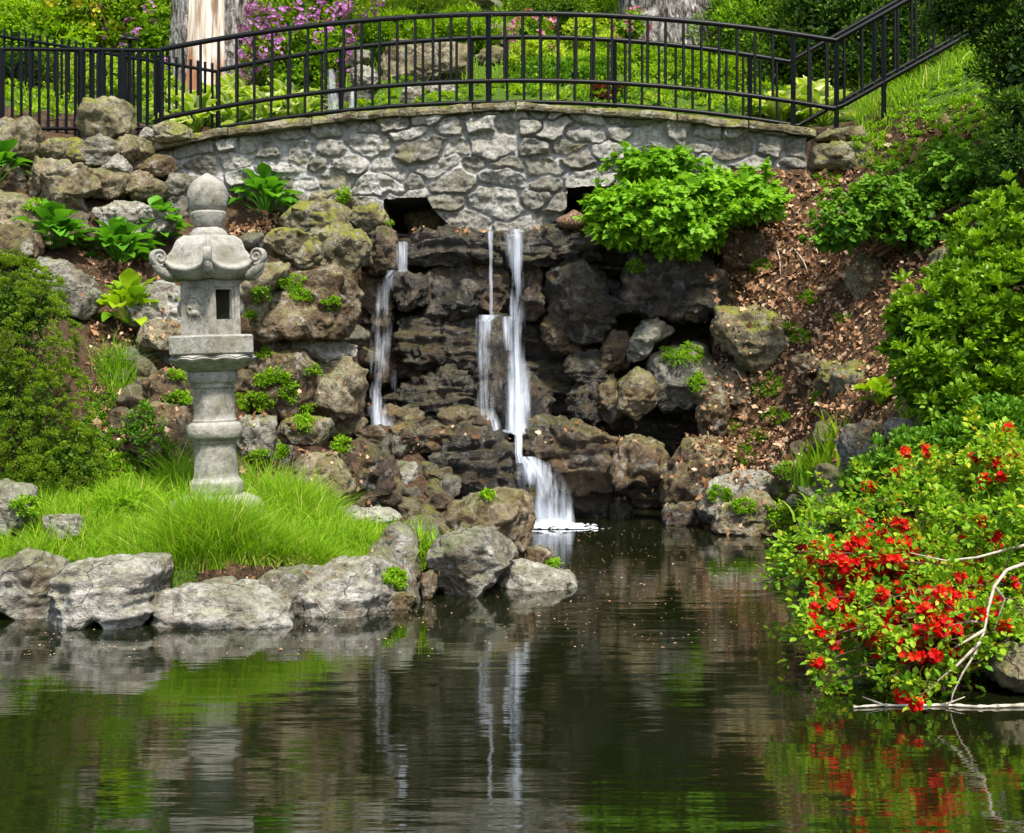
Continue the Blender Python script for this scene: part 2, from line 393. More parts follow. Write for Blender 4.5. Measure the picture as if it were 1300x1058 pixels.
B = np.block([[A, np.c_[np.ones(nP), pts[:, :2]]], [np.c_[np.ones(nP), pts[:, :2]].T, np.zeros((3, 3))]])
W = np.linalg.lstsq(B, np.r_[pts[:, 2], 0, 0, 0], rcond=None)[0]
def wl(px, py):   # a point of the waterline
    Y = 1.6*F/(py-HY); return ((px-HX)/F*Y, Y)
SH = [wl(-900, 770), wl(-300, 780), wl(0, 776), wl(120, 776), wl(300, 772), wl(420, 765), wl(520, 757), wl(600, 743), wl(715, 738), wl(712, 722), wl(672, 705), wl(630, 685), wl(560, 668), wl(520, 661), (-1.2, 14.9), (2.0, 14.9), wl(905, 664), wl(990, 676), wl(1030, 692), wl(1080, 730), wl(1170, 790), wl(1260, 850), wl(1330, 890), (2.9, 5), (3.6, 2.5), (4.0, -1), (2, -4.5), (-4, -5.5), (-9, -2), (-12, 4)]
SH = np.array(SH)
def pond_sd(P):
    """signed distance to the shoreline, positive inside the pond"""
    d = np.full(len(P), 1e9); ins = np.zeros(len(P), bool)
    for i in range(len(SH)):
        a = SH[i]; b = SH[(i+1) % len(SH)]; ab = b-a
        t = np.clip(((P-a)@ab)/(ab@ab), 0, 1); q = a+t[:, None]*ab
        d = np.minimum(d, np.hypot(*(P-q).T))
        c = (a[1] > P[:, 1]) != (b[1] > P[:, 1])
        xi = (b[0]-a[0])*(P[:, 1]-a[1])/((b[1]-a[1]) if b[1] != a[1] else 1e-9)+a[0]
        ins ^= c & (P[:, 0] < xi)
    return np.where(ins, d, -d)
def terr(P):
    P = np.asarray(P, dtype=float).reshape(-1, 2); z = np.zeros(len(P))
    for i in range(0, len(P), 20000):
        q = P[i:i+20000]; r = np.linalg.norm(q[:, None]-pts[None, :, :2], axis=2)
        z[i:i+20000] = _phi(r)@W[:nP]+W[nP]+q@W[nP+1:]
    p3 = np.c_[P, np.zeros(len(P))]
    z = z+fbm(p3*1.3, 5, 4)*.10+fbm(p3*5, 9, 3)*.025
    d = pond_sd(P)
    land = np.maximum(z, .02+np.minimum(-d, 1)*.12)
    z = np.where(d > 0, -.08-np.minimum(d, 1.2)*.55, land)
    x, y = P[:, 0], P[:, 1]
    # the stream bed below the bridge and the hollow the falls drop into
    m = sstep(-1.75, -1.55, x)*(1-sstep(1.25, 1.45, x))*(1-sstep(16.3, 16.6, y))
    z = np.where((m > .5) & (y >= 15.22), np.minimum(z, 2.72), z)
    m2 = (x > -1.55) & (x < 2.05) & (y > 14.0) & (y < 15.22)
    z = np.where(m2, np.minimum(z, -.1), z)
    br = (x > -3.9) & (x < 3.3) & (y > 15.05) & (y < 16.5)
    z = np.where(br, np.minimum(z, 3.6), z)
    return z
def tz(x, y): return float(terr([(x, y)])[0])
def build_terrain():
    fine_x = np.arange(-6.6, 7.0, .055); xs = np.r_[-90, -70, -50, -36, -26, np.arange(-20, -6.6, .5), fine_x, np.arange(7.1, 20, .5), 26, 36, 50, 70, 90]
    ys = np.r_[-60, -40, -25, np.arange(-16, 5, .5), np.arange(5, 21, .055), np.arange(21, 34, .3), 36, 40, 48, 60, 90, 130]
    X, Yg = np.meshgrid(xs, ys); P = np.c_[X.ravel(), Yg.ravel()]
    Pc = np.c_[np.clip(P[:, 0], -26, 26), np.clip(P[:, 1], -14, 50)]
    z = terr(Pc); nx = len(xs); ny = len(ys)
    z = z+np.maximum(0, P[:, 1]-50)*.05
    i = np.arange(ny-1)[:, None]*nx+np.arange(nx-1)[None, :]; i = i.ravel()
    Fq = np.c_[i, i+1, i+nx+1, i+nx]
    x, y = P.T
    g = np.zeros(len(P)); g = np.where(y > 16.6, .9, g); g = np.where((x < -2) & (y < 10.6), .8, g)
    g = np.where((x > 4.2) & (y > 13), .8, g); g = np.where(y < 5, .8, g); g = np.where((abs(x) > 8), .9, g); g = np.where((x > 3) & (y < 11), .6, g)
    g = np.where((x < 0) & (y > 14.9) & (y < 16.6), .0, g)
    o = npmesh('ground', [(np.c_[P, z], Fq, 0, None)], M['soil'], True, attrs={'green': g, 'bed': (z < .0).astype(float)})
    tag(o, kind='structure')
    # pond
    xs = np.linspace(-14, 8, 3); ys = np.linspace(-6, 15.2, 3); X, Yg = np.meshgrid(xs, ys); n = 3
    i = (np.arange(2)[:, None]*n+np.arange(2)[None, :]).ravel()
    w = npmesh('water', [(np.c_[X.ravel(), Yg.ravel(), np.zeros(9)], np.c_[i, i+1, i+n+1, i+n], 0, None)], M['water'], True)
    tag(w, kind='structure')
build_terrain()

# ------------------------------------------------------------------ rocks
def superell(x0, y0, x1, y1, seed):
    r = np.random.default_rng(seed); th = np.linspace(0, 2*PI, 26, endpoint=False); e = 2.0/r.uniform(2.3, 3.6)
    cx, cy_ = (x0+x1)/2, (y0+y1)/2
    j = 1+r.uniform(-.07, .07, 26)
    return [(cx+np.sign(np.cos(t))*abs(np.cos(t))**e*(x1-x0)/2*jj, cy_+np.sign(np.sin(t))*abs(np.sin(t))**e*(y1-y0)/2*jj) for t, jj in zip(th, j)]

def rock(out, Y, depth, mat, label, seed, strata=.25, rough=1.0, facets=13, name='boulder', cat='boulder', group=None, tilt=0.0, box=.78, top=None, grow=1.09):
    if len(out) == 4 and not isinstance(out[0], tuple): out = superell(*out, seed)
    O = np.array(out, dtype=float)
    if mat in ('pale', 'grey') and Y < 10.6 and O[:, 1].max() > 735: O[:, 1] = np.where(O[:, 1] > O[:, 1].max()-12, O[:, 1]+24, O[:, 1]); rough *= .65; box = .62; grow = 1.01; facets = 8; strata += .25
    if mat in ('wet', 'strata', 'wetbrown'): rough *= 1.35; strata = strata*1.2+.25
    c = O.mean(0); O = c+(O-c)*(grow+(.07 if mat in ('wet', 'strata', 'wetbrown') else 0)); c = (O.min(0)+O.max(0))/2; s = Y/F
    L = np.c_[(O[:, 0]-c[0])*s, -(O[:, 1]-c[1])*s]; wpx = np.ptp(O[:, 0])
    # radius by angle
    th = np.linspace(-PI, PI, 361); R = np.zeros(361)
    for i, t in enumerate(th):
        d = np.array([math.cos(t), math.sin(t)]); best = 0
        for k in range(len(L)):
            a = L[k]; b = L[(k+1) % len(L)]; e = b-a; den = d[0]*e[1]-d[1]*e[0]
            if abs(den) < 1e-12: continue
            tt = (a[0]*e[1]-a[1]*e[0])/den; u = (a[0]*d[1]-a[1]*d[0])/den
            if tt > 0 and -1e-6 <= u <= 1+1e-6: best = max(best, tt)
        R[i] = best
    kk = np.ones(7)/7; Rp = np.r_[R[-4:-1], R, R[1:4]]; R = np.convolve(Rp, kk, 'valid')
    sub = 6 if wpx > 105 else (5 if wpx > 34 else 4)
    D, Fc = ico(sub); rs = np.random.default_rng(seed)
    rho = np.hypot(D[:, 0], D[:, 2]); ang = np.arctan2(D[:, 2], D[:, 0])
    r = np.interp(ang, th, R)
    p = np.c_[np.cos(ang)*r*rho**box, np.sign(D[:, 1])*np.abs(D[:, 1])**box*depth/2, np.sin(ang)*r*rho**box]
    Sz = np.array([np.ptp(L[:, 0]), depth, np.ptp(L[:, 1])]); S = float(Sz[[0, 2]].mean()); S = min(S, 1.1)
    # broken flat faces
    for k in range(facets):
        n = rs.normal(size=3)*[.75, 1.1, .85]; n[1] -= .5; n /= np.linalg.norm(n)
        sup = (p@n).max(); cut = sup*rs.uniform(.7, .9)
        ex = np.maximum(0, p@n-cut); p = p-ex[:, None]*n*.93
    nrm = D/np.array([max(Sz[0], .05), max(depth, .05), max(Sz[2], .05)]); nrm /= np.linalg.norm(nrm, axis=1)[:, None]
    q = p+rs.uniform(-50, 50, 3)
    d = fbm(q*1.7/S, seed, 3)*.10*S
    d += fbm(q*6.5/S, seed+3, 4, .6)*.034*S*rough
    d += (.3-np.abs(fbm(q*4.2/S, seed+7, 4, .5))*2)*.055*S*rough
    rd = 1-np.abs(fbm(q*2.6/S, seed+11, 3)); d -= np.clip(rd-.88, 0, 1)/.12*.05*S*rough
    fine = 11.0; d += fbm(q*fine, seed+21, 4, .65)*.024*rough
    if strata > 0:
        zt = q[:, 2]+tilt*q[:, 0]+fbm(q*1.6/S, seed+31, 2)*.12*S
        lay = vnoise(np.c_[zt*16/max(S, .35), q[:, 0]*1.2, q[:, 1]*1.2], seed+5)+.6*vnoise(np.c_[zt*38, q[:, 0]*3, q[:, 1]*3], seed+6)
        hor = np.hypot(nrm[:, 0], nrm[:, 1]); d += lay*.05*S*strata*hor
    p = p+nrm*d[:, None]
    if top is not None: p[:, 2] = np.minimum(p[:, 2], Sz[2]/2*top+fbm(q*4, seed)*.01)
    loc = at(c[0], c[1], Y)
    o = npmesh(name, [(p, Fc, 0, None)], M[mat], True); o.location = loc
    tag(o, label, cat, group)
    return o

def z6(l): return [(x/4.407, 60+y/4.407) for x, y in l]
RK = [
 # ---- pond edge, left bank
 ([(0,716),(25,703),(70,700),(84,712),(80,745),(72,782),(40,752),(0,742),(-40,750),(-60,720)], 8.95,.7,'grey','dark overhanging ledge stone at the left end of the near bank',.5),
 ([(67,782),(70,735),(76,706),(120,702),(160,706),(205,704),(212,722),(206,745),(208,772),(165,780),(140,777),(100,790)], 8.75,.8,'pale','big blocky pale boulder at the water edge left of the lantern',.5),
 ([(200,780),(204,752),(225,742),(270,737),(300,742),(345,752),(372,765),(398,782),(330,790),(240,790)], 8.75,.7,'pale','low pale wedge stone tapering right into the pond below the grass',.25),
 ([(323,742),(345,722),(385,717),(400,735),(392,768),(350,765)], 9.0,.5,'grey','greenish grey stone between the pale wedge and the long pale boulder',.2),
 ([(380,745),(395,716),(430,708),(470,712),(492,724),(502,748),(490,770),(440,776),(385,775)], 9.1,.7,'pale','long rounded pale boulder at the water right of the lantern grass',.2),
 ([(468,700),(478,670),(505,664),(528,675),(533,712),(535,745),(500,740),(480,722)], 9.75,.5,'grey','upright grey rock behind the gap in the shore boulders',.3),
 ([(458,716),(480,696),(510,700),(533,730),(538,762),(500,768),(470,752)], 9.4,.5,'grey','brownish grey rock leaning against the upright grey rock',.3),
 ((480,750,530,775), 9.15,.3,'brown','small dark wet stone under the green tuft at the water',.2),
 ([(542,700),(556,676),(586,665),(622,672),(648,690),(654,706),(640,720),(612,738),(575,746),(548,732)], 9.75,.75,'grey','round speckled boulder in the middle of the near shore',.12),
 ([(560,655),(575,642),(625,630),(668,627),(686,638),(690,660),(676,682),(672,706),(650,712),(600,706),(566,690)], 10.7,.8,'brown','craggy flat topped boulder pointing at the lower cascade',.5),
 ([(628,746),(640,722),(662,711),(690,722),(712,730),(732,740),(720,752),(660,756),(630,756)], 10.0,.5,'pale','low pale stone at the tip of the peninsula',.2),
 ((666,696,704,732), 10.5,.4,'brown','small brown stone behind the tip of the peninsula',.2),
 ((703,722,730,748), 10.1,.25,'pale','little upright pale stone at the very tip of the peninsula',.2),
 ((534,726,556,760), 9.5,.25,'brown','narrow brown stone wedged left of the round speckled boulder',.2),
 ([(-30,640),(-10,612),(15,608),(36,622),(40,650),(34,690),(-20,695)], 9.6,.5,'grey','grey boulder cut by the left edge below the yew',.2),
 ((55,655,106,684), 9.5,.3,'pale','low pale stone in the grass left of the lantern',.1),
 ((415,645,505,668), 11.0,.5,'pale','long flat pale slab behind the tall grass',.1),
 # ---- left bank rise
 ((168,515,246,600), 11.3,.5,'brown','dark brown rock just left of the lantern shaft',.3),
 ((182,468,245,530), 11.8,.4,'brown','brown rock behind the left side of the upper lantern shaft',.3),
 ((298,524,348,585), 12.3,.5,'grey','rounded grey rock right of the lantern collar',.1),
 ((352,530,422,565), 12.9,.4,'moss','low mossy rock above the fern patch',.2),
 ([(366,640),(368,595),(385,580),(420,578),(440,592),(446,625),(430,650),(390,655)], 12.3,.6,'tan','pale tan boulder right behind the tall grass clump',.2),
 ([(420,590),(430,570),(460,565),(490,580),(502,600),(500,630),(480,655),(450,655),(436,625)], 12.9,.6,'wetbrown','brown craggy rock below the left end of the brown ledge',.3),
 ((495,588,535,650), 13.6,.5,'grey','grey weathered rock in the recess under the brown ledge',.3),
 ([(38,345),(60,331),(90,335),(112,355),(128,380),(120,398),(95,402),(70,385)], 12.6,.6,'grey','rounded light boulder above the top of the yew',.2),
 ([(150,395),(175,368),(205,356),(235,362),(240,400),(238,432),(200,432),(160,415)], 12.9,.7,'pale','pale boulder directly left of the lantern fire box',.15),
 ((175,405,240,450), 12.4,.5,'tan','tan rock under the pale boulder left of the lantern',.2),
 # ---- upper left
 ([(0,158),(15,152),(26,161),(40,151),(50,165),(55,190),(52,205),(30,214),(0,212),(-30,205),(-30,170)], 14.5,.7,'tan','two pointed standing stone at the far left below the fence',.2),
 ((-20,208,36,246), 14.4,.6,'brown','shaded rock low at the left edge under the pointed stone',.2),
 ([(54,205),(56,182),(70,176),(98,176),(110,185),(112,203),(90,211),(66,208)], 14.7,.6,'moss','flat mossy block in front of the fence posts',.2),
 (z6([(455,520),(465,420),(485,300),(560,305),(600,295),(700,300),(735,370),(775,470),(760,520),(600,540)]), 14.9,.55,'moss','tall squarish mossy boulder standing against the fence',.2),
 ((100,172,156,211), 14.8,.6,'grey','grey block under the tall squarish boulder',.2),
 ((150,176,192,208), 14.85,.6,'tan','tan block where the rocks meet the bridge wall',.2),
 ([(124,218),(140,205),(148,196),(160,205),(168,220),(150,226),(128,225)], 14.55,.35,'pale','small triangular pale stone above the ledge',.1),
 (z6([(120,780),(150,680),(230,635),(330,640),(420,680),(540,700),(545,780),(440,850),(480,910),(380,935),(250,900),(130,830)]), 14.3,.9,'tan','largest brown boulder of the upper left pile',.2),
 ((104,221,166,252), 14.6,.7,'tan','left stone of the overhanging ledge',.3),
 ((154,223,214,254), 14.7,.7,'tan','right stone of the overhanging ledge',.3),
 ((168,200,222,226), 14.9,.5,'brown','brown stone set below the end of the coping',.3),
 ((205,222,246,262), 14.9,.5,'grey','grey block at the foot of the wall behind the finial',.1),
 ((214,250,242,285), 14.85,.4,'grey','narrow stone just left of the lantern finial',.1),
 ([(120,290),(124,270),(145,257),(170,255),(200,260),(222,275),(224,300),(180,305),(130,303)], 14.2,.5,'pale','rough pale boulder sheltering in the dark hollow',.2),
 ((176,163,196,180), 15.2,.2,'pale','fist sized pale stone beside the end post',.1),
 ((193,153,243,184), 15.0,.35,'moss','mossy rock lying on the wall at the end post',.2),
 ([(-30,250),(0,240),(30,245),(60,258),(88,290),(80,312),(50,320),(20,335),(-30,335)], 13.6,.8,'tan','large tan boulder at the left edge above the hosta',.2),
 ((-30,290,50,345), 13.1,.6,'brown','brown boulder at the left edge just above the yew',.2),
 ((100,292,135,318), 13.8,.4,'tan','small tan stone between the two hostas',.1),
 # ---- centre left
 ([(353,285),(358,262),(380,256),(420,258),(446,268),(448,290),(420,295),(370,294)], 14.75,.5,'moss','flat layered ledge stone right of the upper hosta',.6),
 ([(378,255),(400,245),(440,242),(455,262),(440,270),(400,264)], 14.95,.4,'tan','tan stone at the foot of the wall behind the layered ledge',.3),
 ([(447,290),(450,262),(470,256),(490,260),(494,290),(470,300)], 14.9,.4,'moss','yellow mossed block left of the left culvert',.3),
 ((335,291,394,328), 14.3,.5,'moss','small round mossy boulder left of the big mossy one',.1),
 ([(364,330),(368,305),(395,292),(425,285),(455,292),(468,310),(467,340),(440,346),(400,343),(372,345)], 14.4,.7,'moss','big yellow mossed boulder left of the left fall',.15),
 ([(468,345),(467,300),(480,292),(500,296),(503,340),(490,350)], 14.6,.5,'wetbrown','dark column rock beside the top of the left fall',.2),
 ([(304,410),(306,350),(330,325),(362,326),(366,345),(345,370),(330,412)], 13.7,.6,'tan','brown sloping rock just right of the lantern roof',.2),
 ([(322,425),(325,395),(345,365),(375,346),(420,341),(446,352),(452,400),(440,428),(400,430),(370,424),(340,432)], 13.9,.9,'brown','broad brown boulder with fern tufts beside the lantern fire box',.2),
 ([(335,446),(350,433),(400,430),(450,438),(462,450),(420,458),(350,458)], 14.1,.5,'pale','thin pale slab beneath the broad brown boulder',.2),
 ([(314,490),(318,462),(345,450),(385,448),(400,470),(392,520),(350,530),(320,520)], 13.8,.6,'brown','orange brown rock right of the lantern platform',.3),
 ([(372,530),(378,470),(395,446),(440,446),(462,470),(464,520),(455,545),(400,545)], 14.1,.6,'tan','pale cracked slab face left of the foot of the left fall',.2),
 ((446,345,500,420), 14.9,.5,'wetbrown','dark rock behind the upper run of the left fall',.3),
 ((440,410,505,480), 15.0,.5,'wetbrown','dark rock behind the middle run of the left fall',.3),
 # ---- the falls
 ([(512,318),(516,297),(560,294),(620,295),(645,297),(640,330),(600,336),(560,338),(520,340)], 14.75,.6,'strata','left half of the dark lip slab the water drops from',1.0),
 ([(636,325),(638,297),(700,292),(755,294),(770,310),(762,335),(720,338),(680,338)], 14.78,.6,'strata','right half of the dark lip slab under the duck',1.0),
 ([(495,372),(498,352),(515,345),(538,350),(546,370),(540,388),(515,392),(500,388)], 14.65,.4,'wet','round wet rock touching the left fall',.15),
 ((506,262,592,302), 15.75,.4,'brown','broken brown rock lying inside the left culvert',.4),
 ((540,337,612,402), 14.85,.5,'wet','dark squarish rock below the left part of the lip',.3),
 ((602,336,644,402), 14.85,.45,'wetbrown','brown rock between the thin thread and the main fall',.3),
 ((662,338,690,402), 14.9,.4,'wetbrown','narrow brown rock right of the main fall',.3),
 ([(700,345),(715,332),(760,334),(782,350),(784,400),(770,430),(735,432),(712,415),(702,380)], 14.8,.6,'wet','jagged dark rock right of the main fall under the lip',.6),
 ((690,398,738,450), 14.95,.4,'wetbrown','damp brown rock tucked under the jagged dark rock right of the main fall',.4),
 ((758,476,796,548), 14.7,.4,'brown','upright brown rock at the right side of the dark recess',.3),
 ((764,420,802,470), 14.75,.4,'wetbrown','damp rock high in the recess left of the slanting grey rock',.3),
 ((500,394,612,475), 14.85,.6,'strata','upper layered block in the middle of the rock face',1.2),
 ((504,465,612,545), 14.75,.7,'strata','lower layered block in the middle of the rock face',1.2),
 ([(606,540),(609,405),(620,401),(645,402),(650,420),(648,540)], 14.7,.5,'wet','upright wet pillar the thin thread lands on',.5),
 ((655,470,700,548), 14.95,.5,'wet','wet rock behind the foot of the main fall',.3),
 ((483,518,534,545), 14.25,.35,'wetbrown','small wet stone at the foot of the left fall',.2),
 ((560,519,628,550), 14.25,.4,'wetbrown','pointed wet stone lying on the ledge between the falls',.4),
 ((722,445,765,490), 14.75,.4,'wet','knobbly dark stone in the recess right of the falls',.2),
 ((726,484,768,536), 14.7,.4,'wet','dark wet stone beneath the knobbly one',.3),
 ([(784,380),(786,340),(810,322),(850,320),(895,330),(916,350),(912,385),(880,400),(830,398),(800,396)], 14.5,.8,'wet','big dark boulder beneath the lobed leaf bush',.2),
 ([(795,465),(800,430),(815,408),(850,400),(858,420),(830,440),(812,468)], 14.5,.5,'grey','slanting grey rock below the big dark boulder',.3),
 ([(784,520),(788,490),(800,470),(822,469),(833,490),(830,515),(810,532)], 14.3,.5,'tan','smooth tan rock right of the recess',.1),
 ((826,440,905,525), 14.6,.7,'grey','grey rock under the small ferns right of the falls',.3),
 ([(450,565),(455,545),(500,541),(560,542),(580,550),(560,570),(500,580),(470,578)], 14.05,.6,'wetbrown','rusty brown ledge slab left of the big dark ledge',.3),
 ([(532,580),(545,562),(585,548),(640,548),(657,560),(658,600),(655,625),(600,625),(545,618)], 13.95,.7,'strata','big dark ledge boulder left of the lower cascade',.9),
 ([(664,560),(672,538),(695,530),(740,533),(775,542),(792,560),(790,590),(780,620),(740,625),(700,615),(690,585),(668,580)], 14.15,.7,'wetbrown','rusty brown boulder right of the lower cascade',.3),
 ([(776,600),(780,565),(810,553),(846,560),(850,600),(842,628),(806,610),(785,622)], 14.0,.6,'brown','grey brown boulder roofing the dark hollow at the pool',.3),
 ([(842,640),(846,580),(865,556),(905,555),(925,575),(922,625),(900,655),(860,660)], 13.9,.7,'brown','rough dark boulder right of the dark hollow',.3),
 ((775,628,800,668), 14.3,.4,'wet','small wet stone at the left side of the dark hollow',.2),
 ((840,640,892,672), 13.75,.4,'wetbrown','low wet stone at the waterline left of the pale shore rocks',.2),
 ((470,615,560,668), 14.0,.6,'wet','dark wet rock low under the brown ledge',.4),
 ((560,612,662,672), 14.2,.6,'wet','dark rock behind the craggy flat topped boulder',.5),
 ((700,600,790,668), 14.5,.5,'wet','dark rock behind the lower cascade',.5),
 # ---- right slope
 ([(886,660),(892,625),(910,610),(945,600),(978,602),(982,620),(950,632),(925,650),(915,672),(890,672)], 13.4,.6,'pale','bright pale shore rock right of the lower pool',.2),
 ([(905,674),(915,645),(945,630),(990,628),(1004,650),(998,678),(950,682)], 13.0,.7,'tan','tan shore rock in front of the bright pale one',.2),
 ((976,588,1028,610), 13.1,.4,'pale','flat pale stone above the tan shore rock',.1),
 ((1012,664,1048,690), 11.9,.3,'tan','small tan stone at the water left of the quince',.1),
 ([(907,430),(912,395),(935,387),(970,392),(995,410),(1000,440),(985,465),(955,470),(925,450)], 14.2,.7,'moss','layered boulder poking from the leaf litter of the right slope',.7),
 ((915,288,968,355), 14.7,.5,'brown','brown rock at the right end of the lobed leaf bush',.3),
 ((880,460,952,522), 14.3,.5,'brown','dark brown rock in the shade left of the leaf litter',.3),
 ((1008,450,1040,475), 13.4,.3,'brown','small stone in the leaf litter above the pair of rocks',.1),
 ((1038,458,1078,498), 13.1,.4,'moss','left one of a pair of mossy rocks beside the large shrub',.1),
 ([(1052,515),(1058,480),(1080,456),(1115,452),(1125,480),(1120,515),(1085,522)], 12.7,.5,'moss','right larger one of a pair of mossy rocks beside the large shrub',.1),
 ([(1068,560),(1075,540),(1100,532),(1128,540),(1132,575),(1122,605),(1095,620),(1074,610)], 11.2,.5,'grey','upright grey boulder standing above the quince',.2),
 ((1125,531,1158,564), 11.0,.3,'pale','small pale stone on the shoulder of the upright grey boulder',.1),
 ([(1074,395),(1075,340),(1095,325),(1140,330),(1160,360),(1145,385),(1110,402)], 13.6,.6,'moss','shaded mossy boulder under the trailing bush',.2),
 ([(1178,345),(1185,322),(1205,305),(1228,308),(1240,330),(1236,350),(1200,352)], 12.6,.5,'moss','rounded mossy boulder above the large shrub',.1),
 ([(1030,216),(1032,185),(1060,180),(1110,181),(1116,200),(1100,216),(1060,220)], 15.0,.6,'moss','squared mossy block at the foot of the stair rail',.1),
 ([(1033,180),(1050,166),(1092,163),(1096,178),(1060,184)], 15.1,.6,'tan','flat stone slab lying on the squared mossy block',.2),
 ((1258,812,1340,868), 6.85,.5,'tan','lower tan boulder at the right edge beside the quince',.1),
 ((1262,772,1340,818), 7.0,.5,'tan','upper tan boulder at the right edge beside the quince',.1),
 ((885,500,925,560), 14.2,.4,'brown','dark rock half buried at the left edge of the leaf litter',.2),
 # ---- garden behind the bridge
 ([(474,104),(478,66),(500,57),(560,54),(596,60),(600,90),(590,106),(520,108)], 18.4,.6,'tan','broad flat faced rock of the back garden beside the small back fall',.3),
 ((560,-4,636,18), 22.5,.7,'grey','grey rock near the top of the back garden',.2),
 ((598,34,670,68), 20.0,.7,'tan','long rounded rock high in the back garden behind the centre post',.2),
 ((602,64,660,92), 19.2,.6,'tan','lower rounded rock of the back garden left of the yellow plant',.2),
 ((448,84,482,116), 17.9,.4,'pale','white stone just right of the small back fall',.1),
 ((506,110,536,136), 17.6,.3,'pale','pale stone low in the back garden behind the rail',.1),
 ((540,106,580,126), 17.8,.3,'pale','pinkish flat stone low in the back garden',.1),
 ((712,110,744,130), 17.9,.3,'tan','small stone in the groundcover right of the centre post',.1),
 ((418,60,470,92), 18.6,.5,'grey','grey rock at the head of the small back fall',.2),
 ((400,112,472,150), 17.9,.4,'wet','dark rock behind the small back fall',.3),
]
for i, (o_, Y, dp, mt, lb, st) in enumerate(RK):
    rock(o_, Y, dp, mt, lb, 100+i, st)

# cliff face behind the falls: a relief of layered rock with real depth
def cliff():
    nx, nz = 300, 260; x = np.linspace(-1.75, 2.2, nx); z = np.linspace(-.3, 2.9, nz)
    X, Z = np.meshgrid(x, z); P = np.c_[X.ravel(), np.zeros(nx*nz), Z.ravel()]
    w = fbm(P*1.3, 41, 3)*.25
    zz = P[:, 2]+w*.5
    lay = vnoise(np.c_[zz*9, P[:, 0]*.9, P[:, 0]*0], 42)+.5*vnoise(np.c_[zz*24, P[:, 0]*2, P[:, 0]*0], 43)
    y = 15.12-.13*lay-fbm(P*3, 44, 5)*.2-fbm(P*14, 47, 3)*.035
    y = y-.25*sstep(2.5, 2.7, P[:, 2])-sstep(1.0, .6, P[:, 2])*0
    y = np.minimum(y, 15.2)
    V = np.c_[P[:, 0], y, P[:, 2]]; i = (np.arange(nz-1)[:, None]*nx+np.arange(nx-1)[None, :]).ravel()
    Fq = np.c_[i, i+1, i+nx+1, i+nx]
    top = V[-nx:].copy(); b0 = len(V); tb = top.copy(); tb[:, 1] = 16.0; V = np.vstack([V, tb]); j = np.arange(nx-1)
    Fq = np.vstack([Fq, np.c_[(nz-1)*nx+j, (nz-1)*nx+j+1, b0+j+1, b0+j]])
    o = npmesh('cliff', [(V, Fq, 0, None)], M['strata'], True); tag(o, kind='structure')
cliff()
